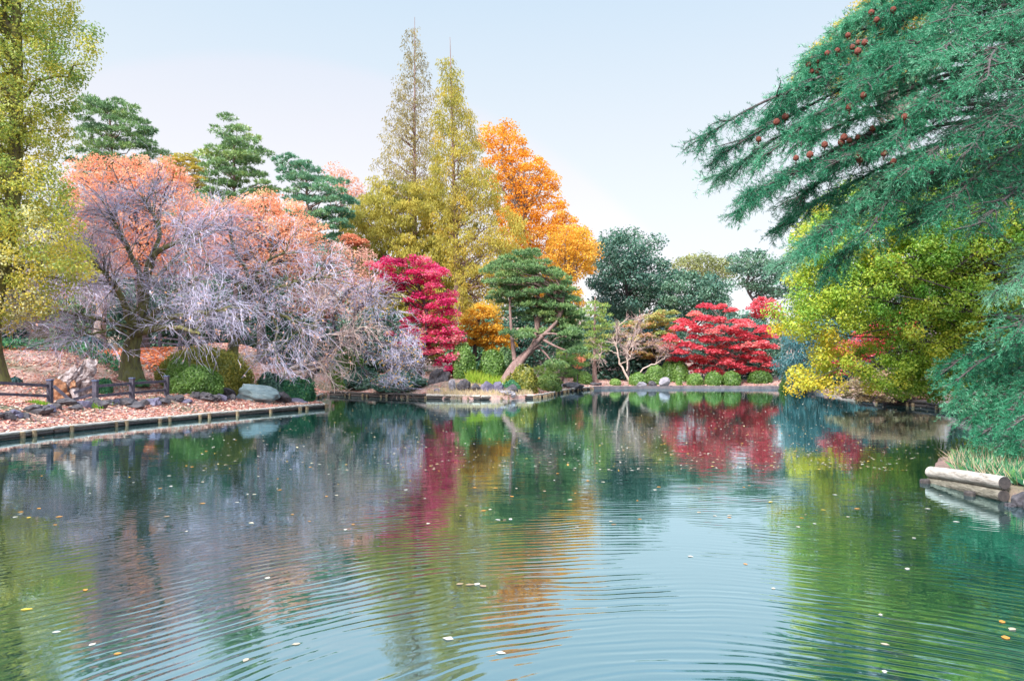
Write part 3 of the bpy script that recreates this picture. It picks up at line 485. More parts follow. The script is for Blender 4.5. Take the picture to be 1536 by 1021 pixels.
bare('bare_cherry', 'bare old cherry with a mossy trunk behind the fence', 196, 31.5, [
    (['b', (196, 530, 31.5), (205, 490, 31.5), (215, 450, 31.5), (222, 400, 31.5)], .46, .16, .4),
    ([(200, 500, 31.5), (185, 455, 31), (160, 415, 30.5), (125, 385, 30)], .19, .05, 1.3), ([(212, 460, 31.5), (205, 400, 31), (180, 350, 30.5), (165, 320, 30)], .16, .04, 1.2),
    ([(220, 410, 31.5), (235, 380, 31), (270, 362, 30.6), (300, 350, 30)], .17, .04, 1.2), ([(222, 400, 31.5), (240, 350, 32), (228, 320, 32), (215, 300, 32)], .13, .04, 1.0),
    ([(208, 495, 31.5), (250, 478, 30.5), (290, 470, 30), (340, 466, 29)], .2, .06, .8), ([(206, 500, 31.4), (245, 492, 30), (275, 494, 29.2), (300, 502, 28.6)], .17, .05, .6), ([(208, 490, 31.5), (238, 465, 31), (262, 440, 31), (300, 415, 30.5)], .15, .05, 1.2),
    ([(200, 495, 31.4), (160, 480, 30), (110, 470, 29), (60, 465, 28.5)], .14, .04, 1.0), ([(205, 480, 31.5), (180, 440, 33), (150, 400, 33.5), (110, 360, 34)], .14, .04, 1.0), ([(215, 440, 31.5), (250, 400, 33), (300, 360, 34), (330, 340, 34.5)], .13, .04, 1.0),
    ([(200, 505, 31.3), (175, 495, 30), (140, 500, 29), (110, 505, 28.4)], .08, .03, .5)],
    201, M['mossy'], L['twig'], 240, 2100, 6500, 1.7, 1.25, .5, .04, .0080, 1300, L['pinkish'])
bare('bare_cherry', 'grey twiggy cherry with weeping shoots above the clipped bushes', 352, 36, [
    (['b', (350, 520, 36), (360, 480, 35.6), (372, 450, 35)], .34, .15, .3), ([(372, 450, 35), (350, 420, 34.5), (320, 400, 34), (290, 395, 33.5)], .15, .04, 1), ([(372, 450, 35), (385, 420, 34.5), (400, 395, 34), (430, 375, 34)], .15, .04, 1.1),
    ([(370, 460, 35), (400, 440, 34), (440, 425, 33), (485, 415, 32.5)], .15, .04, 1.2), ([(365, 470, 35), (400, 468, 33.5), (430, 475, 32.5), (455, 500, 32)], .13, .04, 1.3), ([(372, 450, 35), (372, 410, 35), (350, 375, 35), (345, 345, 35)], .13, .04, 1),
    ([(378, 455, 35), (420, 430, 36), (470, 420, 37), (530, 400, 38)], .13, .04, 1), ([(366, 465, 35), (345, 450, 33), (325, 455, 31.5), (310, 470, 31)], .12, .04, .9), ([(400, 466, 33.5), (415, 490, 32.6), (412, 520, 32), (420, 545, 31.6)], .07, .03, 1.0)],
    202, M['mossy'], L['twig'], 140, 900, 2800, 1.7, 1.2, .5, .055, .0080, 1300, L['pinkish'], vtw=.55, zmin=1.1, pxmax=535)
bare('bare_cherry', 'pale-limbed bare tree leaning out over the water', 402, 35.6, [
    (['b', (430, 558, 35.3), (455, 545, 35), (470, 525, 35), (475, 508, 35)], .13, .07, .5), ([(475, 508, 35), (474, 480, 35), (480, 455, 35), (490, 445, 35)], .065, .02, 1), ([(475, 508, 35), (495, 502, 34.7), (520, 500, 34.4), (545, 490, 34)], .06, .02, 1),
    ([(420, 560, 35.4), (455, 558, 34.6), (480, 552, 34), (500, 575, 33.6)], .07, .02, .8), ([(440, 550, 35.2), (470, 545, 34.4), (500, 540, 34), (515, 560, 34)], .05, .02, .7)],
    203, M['palewood'], L['twigbrown'], 50, 340, 1200, .9, .8, .4, .03, .009, 400, L['pinkish'], vtw=.6)
bare('bare_cherry', 'lilac-grey cherry spreading its sparse orange leaves over the inlet', 446, 41, [
    (['b', (480, 545, 40.8), (500, 525, 40), (520, 515, 39.5)], .24, .12, .4), ([(520, 515, 39.5), (550, 490, 39), (580, 480, 38.5), (605, 500, 38)], .11, .03, 1.2), ([(515, 515, 39.5), (540, 525, 38.5), (570, 535, 37.5), (600, 548, 37), (640, 552, 36.5)], .11, .025, 1.0),
    ([(520, 515, 39.5), (530, 480, 39.5), (545, 455, 39.5), (560, 445, 39.5)], .10, .03, 1.2), ([(510, 520, 39.6), (500, 480, 39), (510, 450, 39), (530, 430, 39)], .10, .03, 1), ([(570, 535, 37.5), (580, 555, 37.2), (595, 572, 37), (610, 585, 37)], .05, .015, .8), ([(525, 512, 39.4), (560, 510, 38.4), (590, 520, 38), (618, 535, 37.6)], .09, .02, 1.2),
    ([(530, 522, 38.8), (540, 545, 38.2), (555, 565, 38), (570, 580, 38)], .05, .015, .6)],
    204, M['bark'], L['twig'], 95, 640, 2100, 1.2, 1.0, .5, .05, .0085, 1100, L['gold'], vtw=.5, zmin=.7, pxmax=640)
bare('bare_shrub', 'small pale crooked bare tree on the far bank', 948, 57.5, [
    (['b', (930, 545, 57.5), (925, 520, 57.5), (918, 505, 57.5)], .09, .04, .6), ([(926, 530, 57.5), (910, 525, 57.3), (898, 532, 57.2)], .05, .02, .8), ([(922, 515, 57.5), (905, 512, 57.5), (895, 518, 57.5)], .05, .02, .8), ([(920, 508, 57.5), (925, 495, 57.5), (930, 485, 57.5)], .05, .02, 1),
    (['b', (965, 553, 57.2), (985, 545, 57), (998, 535, 57)], .07, .03, .8), ([(940, 556, 57.4), (942, 530, 57.6), (950, 512, 57.6)], .06, .02, 1), ([(930, 545, 57.5), (942, 540, 57), (948, 525, 57)], .04, .02, .7)],
    205, M['palewood'], L['twigbrown'], 30, 170, 360, .7, .8, .4, .0, .013, 80, L['pinkish'], vtw=.5)
bare('bare_shrub', 'pinkish twiggy bare shrub behind the clipped domes', 942, 60, [
    (['b', (942, 545, 60), (941, 525, 60)], .12, .07, .4), ([(941, 535, 60), (930, 515, 60), (925, 490, 60)], .06, .02, 1), ([(941, 525, 60), (950, 505, 60), (958, 485, 60)], .06, .02, 1), ([(942, 540, 60), (960, 525, 59.5), (978, 520, 59)], .05, .02, 1), (['b', (985, 545, 60), (990, 530, 60)], .06, .03, .7), ([(985, 545, 60), (1000, 535, 59.5), (1004, 525, 59)], .04, .02, .7)],
    206, M['bark'], L['twigbrown'], 40, 240, 700, .9, .7, .4, -.02, .013, 300, L['pinkish'], vtw=.35)
bare('bare_cherry', 'mossy leaning trunk at the far left with thin grey twigs', 62, 38, [
    (['b', (58, 500, 38), (48, 478, 38), (40, 455, 38), (35, 420, 38)], .5, .22, .3), ([(52, 490, 38), (70, 470, 38), (78, 445, 38), (75, 410, 38)], .26, .1, .5), ([(40, 455, 38), (15, 430, 37), (-10, 415, 36)], .14, .05, 1), ([(76, 450, 38), (100, 430, 37), (130, 425, 36)], .13, .04, 1.2), ([(35, 430, 38), (40, 400, 37.5), (50, 380, 37)], .13, .04, 1), ([(50, 480, 38), (20, 470, 36.5), (-10, 470, 35.5)], .09, .03, .8)],
    207, M['mossy'], L['twig'], 70, 700, 2600, 1.5, 1.2, .6, .06, .013, 700, L['gold'], vtw=.45)
# two plain trunks behind the long clipped bush
for px, D, r, lab in ((346, 47, .24, 'pale grey trunk standing right of the mossy limbs'), (370, 50, .32, 'broad pinkish-grey trunk seen between the weeping twigs'), (146, 44, .42, 'thick grey trunk seen behind the bare old cherry')):
    seed(int(px)); b = G(px, D); root = thing('shade_tree', lab, 'tree', b); tb = MB(); top = P(px + 8, 395, D); p = limb(tb, [b - [0, 0, .2], .5 * (b + top) + [.1, 0, 0], top], r, r * .5, 9, flare=.4)
    C = top + rng.normal(size=(16, 3)) * [1.6, 1.2, .8] + [0, .8, .6]; limbs_to(tb, p, C, .1, 1); tb.build('trunk', M['grey'], root, True); cb = MB(); foliage(cb, C, .8, 'round', 3500, .17, .6, .5, .15); cb.build('crown', L['pinkish'], root)

# ------------------------------------------------------------------ cedar
seed(300); CD = 17.5; tbase = G(1735, CD + .8); TX = tbase[0]
cedar = thing('cedar_tree', 'huge blue-green cedar reaching over the pond from the right', 'tree', tbase)
tb = MB(); trunk = limb(tb, [tbase - [0, 0, .3], tbase + [.1, 0, 8], tbase + [0, 0, 21]], .55, .12, 12, flare=.5)
tips = [(1046, 211, 15.5), (1072, 238, 16), (1080, 264, 16.5), (1108, 316, 17), (1120, 292, 15), (1150, 178, 17), (1170, 146, 18), (1188, 138, 16), (1205, 112, 17.5), (1228, 84, 16.5), (1262, 42, 17.5), (1310, 5, 18), (1360, -40, 17), (1180, 392, 16), (1206, 372, 15), (1168, 340, 17.5), (1240, 408, 16.5),
        (1300, 350, 14.5), (1420, 312, 13.6), (1290, 300, 15), (1240, 250, 14.6), (1200, 215, 15.4), (1230, 170, 14.8), (1290, 130, 14.6), (1320, 80, 15), (1340, 210, 13.8), (1390, 160, 13.6), (1400, 90, 14), (1420, 30, 14.6), (1370, 250, 13.5), (1450, 230, 12.8), (1480, 120, 13),
        (1500, 40, 13.8), (1470, 335, 13), (1380, 330, 15.5), (1340, 290, 16.8), (1280, 220, 17), (1450, -30, 15), (1520, 190, 12.6), (1510, 300, 13.4), (1330, 15, 16.5), (1505, 430, 13.8), (1525, 500, 13.4), (1140, 240, 15.6), (1190, 300, 16.2), (1260, 330, 17.2)]
low = [(1410, 562, 15.2), (1425, 578, 14.4), (1432, 604, 14.6), (1446, 636, 14.2), (1466, 655, 13.4), (1492, 672, 13.2), (1510, 645, 12.8), (1515, 622, 13.6), (1480, 612, 14.4), (1465, 582, 15), (1530, 590, 14), (1450, 560, 16), (1530, 672, 12.8), (1550, 560, 14.6)]
cb = MB()
def spray(tip, org, n1, r, lenf, v0, lo=.3):
    """one cedar limb: curved bough, flat side shoots, hanging needle twigs"""
    t3 = P(*tip); o = np.array(org); Ln = np.linalg.norm(t3 - o); mid = o + (t3 - o) * .55; mid[2] += .10 * Ln; pr = o + (t3 - o) * .85; pr[2] += .055 * Ln
    pr += rng.normal(size=3) * .15; bough = limb(tb, [o, mid, pr, t3], r, .012, 6, n=22)
    q = rng.uniform(lo, 1, n1); q = lo + (1 - lo) * ((q - lo) / (1 - lo)) ** .85; k = q * 21; i = np.minimum(k.astype(int), 20); p = bough[i] + (bough[i + 1] - bough[i]) * (k - i)[:, None]; tg = norm(bough[i + 1] - bough[i])
    side = norm(np.cross(tg, [0, 0, 1.])) * rng.choice([-1, 1], n1)[:, None]; d = norm(tg * rng.uniform(.5, 1.1, n1)[:, None] + side * rng.uniform(.3, 1, n1)[:, None] + rng.normal(size=(n1, 3)) * .15 + [0, 0, .1])
    l = lenf * (1.15 - .8 * (q - lo) / (1 - lo)) * rng.uniform(.5, 1.2, n1); b1 = grow(p, d, l, 6, .10, .075)
    tubes(tb, b1, .020 * np.linspace(1, .3, 7)[None] * np.ones((n1, 1)), .5, 3)
    n2 = n1 * 9; p, d, t = along(b1, n2, .05, 1, .5); b2 = grow(p, d, rng.uniform(.15, .42, n2), 3, .12, .10); vb = v0 + rng.normal(size=n2) * .13
    allb = [(bough[None, 8:], 200, np.array([v0])), (b1, 22 * n1, None), (b2, 22 * n2, None)]
    for pts, cnt, _ in allb:
        p, d, t = along(pts, cnt, 0, 1, .02); nd = norm(d * .75 + rng.normal(size=(cnt, 3)) * .45 + [0, 0, .15]); s = .10 * (tip[2] / 17) ** 1.3 * rng.uniform(.7, 1.25, cnt)
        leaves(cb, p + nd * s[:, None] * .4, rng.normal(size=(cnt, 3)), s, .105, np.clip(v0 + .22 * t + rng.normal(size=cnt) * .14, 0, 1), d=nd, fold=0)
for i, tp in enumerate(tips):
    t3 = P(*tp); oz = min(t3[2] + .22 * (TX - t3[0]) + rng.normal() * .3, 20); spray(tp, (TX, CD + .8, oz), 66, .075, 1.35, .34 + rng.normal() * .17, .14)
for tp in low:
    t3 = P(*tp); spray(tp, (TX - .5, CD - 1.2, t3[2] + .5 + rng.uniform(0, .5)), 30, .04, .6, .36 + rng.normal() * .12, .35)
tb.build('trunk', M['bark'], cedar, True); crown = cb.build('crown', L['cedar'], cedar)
v, f, a = cb.arrays(); cen = v.reshape(-1, 4, 3).mean(1)
pxs = CX + cen[:, 0] / cen[:, 1] * F; pys = CY - (cen[:, 2] - EYE) / cen[:, 1] * F
CONES = [(1295, 143), (1274, 161), (1309, 193), (1357, 175), (1237, 217), (1178, 175), (1165, 183), (1138, 209), (1266, 206), (1262, 213), (1274, 211), (1287, 206), (1287, 234), (1290, 239), (1326, 230), (1340, 242), (1194, 237), (1215, 232), (1340, 14), (1272, 53), (1287, 64), (1279, 71), (1297, 64), (1287, 77), (1256, 76), (1241, 80), (1315, 30), (1307, 19), (1227, 107), (1217, 107), (1213, 97), (1227, 90)]
for cx, cy in CONES:
    near = (np.abs(pxs - cx) < 5) & (np.abs(pys - cy - 4) < 6)
    Dn = np.percentile(cen[near, 1], 7) if near.sum() > 5 else 15.5
    c = P(cx, cy, Dn - .05); sc = rng.uniform(.85, 1.1) * .066; kb = MB(); nr = 9; th = np.linspace(0, 2 * np.pi, 13)[:-1]; zz = np.linspace(-1, 1, nr)
    prof = np.array([.25, .7, .92, 1, 1, .95, .85, .62, .2]); rr = prof[:, None] * (1 + .06 * np.cos(th * 6 + np.arange(nr)[:, None] * np.pi / 2)); vv = np.stack([c[0] + sc * rr * np.cos(th), c[1] + sc * rr * np.sin(th), np.broadcast_to(c[2] + sc * 1.05 * zz[:, None], rr.shape)], -1)
    ii = np.arange(nr * 12).reshape(nr, 12); jj = np.roll(ii, -1, 1); kb.add(vv.reshape(-1, 3), np.stack([ii[:-1], jj[:-1], jj[1:], ii[1:]], -1).reshape(-1, 4))
    tubes(kb, np.array([[c + [0, 0, -sc * .95], c + [.02, .05, -sc * 1.9]]]), np.array([[.012, .01]]), .5, 4); tubes(kb, np.array([[c + [0, 0, sc * 1.02], c + [0, 0, sc * 1.08]]]), np.array([[sc * .21, .001]]), .5, 8)
    kb.build('cone', M['cone'], cedar)

# ------------------------------------------------------------------ clipped shrubs
def dome(px, base_py, D, w, h, leaf, label, dep=1.0, lpx=2.6, n=None, v=.5, name='clipped_shrub', base_z=None, group=None, lump=.06, sd=None):
    """low clipped evergreen: a leafy rounded shell over a solid heart"""
    seed(int(px * 7 + D)); s = D / F; b = G(px, D); rx = w * s / 2; rz = max(EYE + (CY - base_py + h) / F * D - b[2], .45 * h * s); ry = rx * dep
    if base_z is not None: b[2] = base_z
    mb = MB(); U, V = 28, 14; uu = np.linspace(0, 2 * np.pi, U + 1)[:-1]; vv = np.linspace(-.5, np.pi / 2 - .02, V)
    ph = rng.uniform(0, 6, 4)
    def sh(u, v_): return 1 + lump * (np.sin(3 * u + ph[0]) * np.cos(v_ * 3 + ph[1]) + np.sin(5 * u + ph[2]) * np.sin(v_ * 5 + ph[3]) * .6)
    Ug, Vg = np.meshgrid(uu, vv); k = sh(Ug, Vg) * .93
    pts = np.stack([np.cos(Ug) * np.cos(Vg) * rx * k, np.sin(Ug) * np.cos(Vg) * ry * k, rz * .25 + np.sin(Vg) * rz * .75 * k], -1) + b
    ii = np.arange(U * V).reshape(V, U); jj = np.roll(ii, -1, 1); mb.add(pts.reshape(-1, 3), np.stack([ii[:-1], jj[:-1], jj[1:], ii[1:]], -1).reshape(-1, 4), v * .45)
    n = n or int(w * h * 2.6); u = rng.uniform(0, 6.283, n); z = rng.uniform(-.45, 1, n); vq = np.arcsin(z); k = sh(u, vq) * (rng.uniform(.92, 1.04, n) + .09 * (rng.uniform(size=n) < .06))
    nn = np.stack([np.cos(u) * np.cos(vq) / rx, np.sin(u) * np.cos(vq) / ry, z / rz], -1); c = np.stack([np.cos(u) * np.cos(vq) * rx * k, np.sin(u) * np.cos(vq) * ry * k, rz * .25 + z * rz * .75 * k], -1) + b
    cl = .1 * np.sin(u * 4 + ph[0]) * np.sin(z * 7 + ph[1])
    leaves(mb, c, norm(nn) * 1.0 + rng.normal(size=(n, 3)) * .55, lpx * s * rng.uniform(.6, 1.6, n), .6, np.clip(v + cl + rng.normal(size=n) * .17, 0, 1))
    return tag(recentre(mb.build(name, leaf)), label, 'shrub', group)
dome(306, 588, 33.5, 136, 66, L['shrubgold'], 'long olive-gold clipped shrub behind the green mound', .75, v=.5, lump=.08)
dome(293, 602, 30.8, 78, 52, L['shrub'], 'clipped green mound in front of the olive-gold shrub', .9, v=.38, lump=.09)
dome(268, 590, 32, 38, 52, L['shrub'], 'small pale green mound peeping over the left of the green mound', 1, v=.62)
dome(156, 584, 29.5, 24, 16, L['cover'], 'small deep green cushion beside the tree stump', 1, v=.5, lump=.15)
dome(212, 577, 31, 22, 7, L['cover'], 'low green tuft at the foot of the bare old cherry', 1, v=.6, lump=.2)
dome(22, 575, 28.5, 18, 9, L['bluegreen'], 'small grey-green tuft on the leafy slope, far left', 1, v=.6, lump=.25)
dome(60, 518, 36.5, 18, 8, L['cover'], 'small dark green tuft below the leaning mossy trunk', 1, v=.3, lump=.25)
dome(128, 515, 39, 46, 12, L['bluegreen'], 'low teal ground shrub under the thick grey trunk', .8, v=.4, lump=.25)
dome(695, 565, 44.6, 34, 48, L['shrub'], 'bright green shrub under the drooping crimson tips', 1, v=.55, lump=.12)
dome(738, 566, 45.5, 38, 40, L['shrub'], 'rounded green shrub left of the leaning pine trunk', 1, v=.42, lump=.12)
dome(757, 566, 47, 30, 44, L['pine'], 'dark green shrub behind the foot of the leaning pine', 1, v=.35, lump=.12)
dome(767, 588, 42.6, 24, 16, L['cover'], 'glossy green plant right of the leaning trunk base', 1, v=.6, lump=.3, lpx=3.5, n=500)
dome(707, 553, 46.5, 12, 14, L['cover'], 'tiny bright green bush behind the stone ornament', 1, v=.6)
for px, py, D, w, h, lab, vv in ((874, 577, 57.2, 27, 20, 'clipped green dome at the left end of the far kerb', .5), (957, 574, 57.3, 27, 15, 'clipped olive dome under the pale bare tree', .55), (983, 572, 58.3, 30, 24, 'clipped green dome behind the pale boulder', .55), (1004, 566, 60.5, 26, 26, 'dark green clipped dome left of its paler twin', .3),
                                 (1020, 566, 60, 26, 24, 'mid green clipped dome touching a darker one', .42), (1018, 571, 57.6, 9, 7, 'tiny green dome between the boulders and the domes', .6), (1042, 576, 57.8, 24, 16, 'grey-green clipped dome left of the two under scarlet leaves', .6), (1070, 577, 57.6, 25, 20, 'bright green clipped dome under the scarlet maple', .42), (1097, 577, 57.6, 27, 20, 'clipped green dome half covered by scarlet leaves', .38),
                                 (923, 577, 57, 16, 9, 'pale grey-green tuft at the far kerb', .85), (1190, 582, 53, 40, 26, 'dark shrub at the right end of the far kerb', .15), (1140, 576, 58.5, 34, 20, 'dark green shrub under the right edge of the scarlet maple', .1)):
    dome(px, py, D, w, h, L['shrub'], lab, 1, v=vv, lpx=2.4)
for k, (px, py, D, w, h, lf, lab) in enumerate(((600, 582, 44.2, 80, 22, 'evergreen', 'dark low shrub at the inlet edge below the crimson maple'), (545, 580, 46, 50, 26, 'evergreen', 'dark shrub overhanging the inlet behind the bare twigs'), (520, 545, 47, 46, 26, 'shrub', 'loose light green shrub behind the lilac-grey cherry'),
                               (445, 604, 35, 50, 36, 'cover', 'dark green shrub between the blue boulder and the inlet'), (350, 585, 34.4, 20, 18, 'bluegreen', 'grey-green shrub at the right end of the olive-gold mound'), (405, 600, 34.5, 40, 38, 'evergreen', 'dark shrub behind the blue-grey boulder'),
                               (820, 582, 47.6, 44, 18, 'pinelight', 'olive undergrowth below the low spreading pine'), (785, 578, 43.4, 40, 26, 'shrubgold', 'yellowish undergrowth right of the leaning trunk'))):
    dome(px, py, D, w, h, L[lf], lab, .8, v=.4, lump=.22, lpx=3.2)

# hedge strip and orange litter on the slope
seed(41); mb = MB()
for px in np.linspace(-60, 190, 46):
    c = G(px, 36 - .01 * px + rng.normal() * .06); mb_c = c + rng.normal(size=(60, 3)) * [.3, .25, .13] + [0, 0, .3]; leaves(mb, mb_c, rng.normal(size=(60, 3)) + [0, 0, .8], .15 * rng.uniform(.7, 1.3, 60), .6, np.clip(.4 + rng.normal(size=60) * .2, 0, 1))
tag(mb.build('ground_cover', L['cover']), 'low strip of dark green planting across the leafy slope', 'planting', kind='stuff')

# ------------------------------------------------------------------ stump, fence, tag
def blob(c, r, sd, rough=.25, sub=4, flat_b=True, facet=False):
    """irregular rock-like solid: quads from a subdivided cube pushed by smooth noise"""
    q = np.random.default_rng(sd); n = 2 ** sub; mbv, mbf = [], []; lin = np.tan(np.linspace(-1, 1, n + 1) * np.pi / 4); A, B = np.meshgrid(lin, lin); O = np.ones_like(A); base = 0
    for s in (1, -1):
        for fx in range(3):
            p = np.stack([O * s, A, B * s], -1); p = np.roll(p, fx, -1).reshape(-1, 3); ii = np.arange((n + 1) ** 2).reshape(n + 1, n + 1) + base
            mbf.append(np.stack([ii[:-1, :-1], ii[:-1, 1:], ii[1:, 1:], ii[1:, :-1]], -1).reshape(-1, 4)); mbv.append(p); base += len(p)
    v = norm(np.concatenate(mbv)); disp = np.zeros(len(v))
    for k in range(14):
        w = q.normal(size=3) * (1.5 + k * .5); disp += np.sin(v @ w + q.uniform(0, 6)) * rough / (1 + k * .35)
    if facet:
        for k in range(7):
            nn = norm(q.normal(size=3)); dd = q.uniform(.6, .85); ex = (v * (1 + disp)[:, None]) @ nn - dd; disp -= np.maximum(ex, 0) / np.maximum(v @ nn, .3) * .85
    return np.asarray(c) + v * (1 + disp)[:, None] * np.asarray(r), np.concatenate(mbf)
def rock(px, py, D, w, h, mat, label, group=None, dep=.8, sd=1, sink=.25, name='rock', z=None):
    s = D / F; g = G(px, D); zb = g[2] if z is None else z; mb = MB(); vv, ff = blob((g[0], D, zb + h * s * (.5 - sink)), (w * s / 2, w * s / 2 * dep, h * s * .62), sd, .16, 4, facet=True); mb.add(vv, ff)
    return tag(recentre(mb.build(name, mat, smooth=False)), label, 'rock', group)
rock(388, 597, 32.4, 56, 32, M['bluerock'], 'big smooth blue-grey boulder at the tip of the left bank', dep=.7, sd=11)
rock(342, 592, 32.2, 22, 18, M['rock'], 'dark angular rock against the far fence post', sd=12)
rock(425, 603, 33.2, 26, 18, M['rock'], 'dark rock right of the blue-grey boulder', sd=13)
rock(440, 610, 34.2, 40, 9, M['purplerock'], 'flat slab of rock at the waterside tip', sd=14)
rock(370, 580, 33.6, 30, 22, M['rock'], 'mossy dark rock behind the blue-grey boulder', sd=15)
seed(42)
for k, px in enumerate(np.linspace(-30, 345, 30)):
    D0 = np.interp(px, [-60, 0, 120, 250, 380], [19.5, 20.4, 23.4, 26.6, 30.2]) + np.interp(px, [0, 130, 345], [1.3, 1.7, 1.7]) + rng.normal() * .22
    rock(px, 0, D0, rng.uniform(14, 34), rng.uniform(8, 15), M['rock'] if k % 4 else M['purplerock'], 'dark rough rock in the low row along the left bank', 'rocks edging the left bank', sd=500 + k, sink=.3)
for k, (px, py, D, w, h, mt, lab) in enumerate(((748, 583, 41.9, 20, 20, 'purplerock', 'purple-grey upright block in the shore wall'), (731, 584, 41.9, 24, 17, 'purplerock', 'wider purple-grey block beside the upright one'), (714, 584, 41.9, 19, 15, 'rock', 'dark block left of the purple ones in the shore wall'), (697, 584, 42.0, 22, 17, 'rock', 'dark stone near the yellow tuft in the shore wall'),
                               (678, 582, 42.2, 13, 24, 'palerock', 'tall pale stone at the left end of the shore wall'), (766, 582, 41.9, 24, 14, 'rock', 'dark stone under the leaning trunk'), (763, 588, 41.4, 20, 9, 'palerock', 'flat pale slab in the dry grass'), (658, 592, 42.2, 16, 7, 'purplerock', 'low purple stone by the water left of the dry grass'), (655, 573, 44, 34, 22, 'rock', 'dark mossy rock below the crimson tips'),
                               (836, 582, 49.8, 16, 10, 'palerock', 'white-grey stone where the shore bends'), (855, 580, 52.8, 28, 10, 'rock', 'dark cobbles left of the first clipped dome'), (996, 579, 56.6, 20, 14, 'palerock', 'pale lilac boulder on the far kerb'), (1014, 579, 56.6, 17, 10, 'rock', 'dark grey boulder right of the pale one'), (978, 579, 56.8, 14, 8, 'rock', 'small dark stone left of the pale boulder'), (893, 579, 56.6, 20, 5, 'rock', 'low dark stone at the foot of the slim pine'), (962, 580, 56.5, 16, 6, 'palerock', 'low pale stone under the olive dome'), (1055, 581, 56.6, 18, 4, 'palerock', 'small flat stone below the bright green dome'))):
    rock(px, py, D, w, h, M[mt], lab, sd=700 + k)
for k, (px, D, w, h, z) in enumerate(((1530, 11.1, 34, 24, -.05), (1556, 11.0, 50, 40, .0), (1536, 11.7, 26, 18, .14), (1516, 11.05, 22, 14, -.05), (1545, 10.8, 26, 20, -.05))):
    rock(px, 0, D, w, h, M['rock'], 'dark wet rock in the pile beyond the log end', 'dark rocks by the log end', sd=800 + k, z=z)

seed(43); st = G(106, 26.9); stump = thing('tree_stump', 'pale rotting tree stump leaning into the dark fence', 'stump', st)
mb = MB(); n1_, n2_ = 40, 26; th = np.linspace(0, 2 * np.pi, n1_ + 1)[:-1]; tt = np.linspace(0, 1, n2_); Th, Tt = np.meshgrid(th, tt)
rad = np.interp(Tt, [0, .12, .5, .8, 1], [.44, .40, .60, .54, .44]) * (1 + .16 * np.sin(3 * Th + 1.2 + Tt) + .10 * np.sin(5 * Th + 3 * Tt) + .06 * np.sin(11 * Th + 5 * np.sin(4 * Tt)))
top = 1.20 + .16 * np.sin(th + 2.2) + .13 * np.sin(2 * th + 2.4) + .09 * np.sin(5 * th) + .05 * np.sin(9 * th + 1); cx = np.interp(Tt, [0, .3, .6, 1], [0, .02, .14, .46]); v = np.stack([cx + rad * np.cos(Th), .75 * rad * np.sin(Th), -.1 + Tt * (top[None] + .1)], -1) + st
v += rng.normal(size=v.shape) * .018; ii = np.arange(n1_ * n2_).reshape(n2_, n1_); jj = np.roll(ii, -1, 1); mb.add(v.reshape(-1, 3), np.stack([ii[:-1], jj[:-1], jj[1:], ii[1:]], -1).reshape(-1, 4))
inner = v[-1] * .45 + v[-1].mean(0) * .55 - [0, 0, .35]; mb.add(np.concatenate([v[-1], inner]), [(i, (i + 1) % n1_, n1_ + (i + 1) % n1_, n1_ + i) for i in range(n1_)]); cpt = inner.mean(0) - [0, 0, .1]; mb.add(np.concatenate([inner, [cpt]]), [(i, (i + 1) % n1_, (i + 2) % n1_, n1_) for i in range(0, n1_, 2)])
for q in ([(.50, -.1, .8), (.74, -.12, 1.0), (.92, -.12, 1.22)], [(-.2, -.2, .5), (-.45, -.3, .2), (-.62, -.35, -.05)], [(.3, -.3, .35), (.45, -.4, .1), (.5, -.45, -.08)]): limb(mb, [st + np.array(x) for x in q], .17, .07, 8, n=10, wob=.015)
mb.build('body', M['stump'], stump)
for c, r, s_ in (((-.12, -.46, .33), (.26, .16, .30), 1), ((.0, -.47, .12), (.2, .14, .2), 2), ((.34, -.40, .55), (.10, .08, .12), 3), ((-.55, -.30, .08), (.18, .16, .15), 4)):
    hb = MB(); vv, ff = blob(st + np.array(c), r, 60 + s_, .25, 3); hb.add(vv, ff); hb.build('heartwood', M['heart'], stump)

def box(mb, a, b, w, h, up=(0, 0, 1.)):
    a, b = np.array(a, float), np.array(b, float); d = norm(b - a); s = norm(np.cross(d, up)) * w / 2; u = np.cross(s, d); u = norm(u) * h / 2
    v = [a - s - u, a + s - u, a + s + u, a - s + u, b - s - u, b + s - u, b + s + u, b - s + u]; mb.add(v, [(3, 2, 1, 0), (4, 5, 6, 7), (0, 1, 5, 4), (1, 2, 6, 5), (2, 3, 7, 6), (3, 0, 4, 7)])
def fence(label, spots, hgt, rails, cap=True, skip=(), pw=.15):
    pts = [G(px, D) for px, D in spots]; root = thing('wooden_fence', label, 'fence', pts[0])
    for p in pts:
        mb = MB(); box(mb, p - [0, 0, .2], p + [0, 0, hgt], pw, pw, (0, 1, 0)); po = mb.build('post', M['fence'], root)
        if cap: cb_ = MB(); box(cb_, p + [0, 0, hgt + .002], p + [0, 0, hgt + .045], pw + .03, pw + .03, (0, 1, 0)); cb_.build('post_cap', M['cap'], po)
    for i in range(len(pts) - 1):
        for z, w in rails:
            if (i, z) in skip: continue
            a, b = pts[i] + [0, 0, z], pts[i + 1] + [0, 0, z]; d = norm(b - a) * (pw / 2 + .004); mb = MB(); box(mb, a + d, b - d, .06, w); mb.build('rail', M['fence'], root)
    return root
R_ = [(.60, .10), (.25, .09)]
fl = fence('low dark wooden fence with a stump through its broken bay', [(-110, 21.5), (-20, 23), (75, 24.9), (143, 25.9), (198, 27.6), (250, 29.2)], .78, R_, skip=((2, .60), (2, .25)))
a_, b_ = G(75, 24.9), G(143, 25.9)
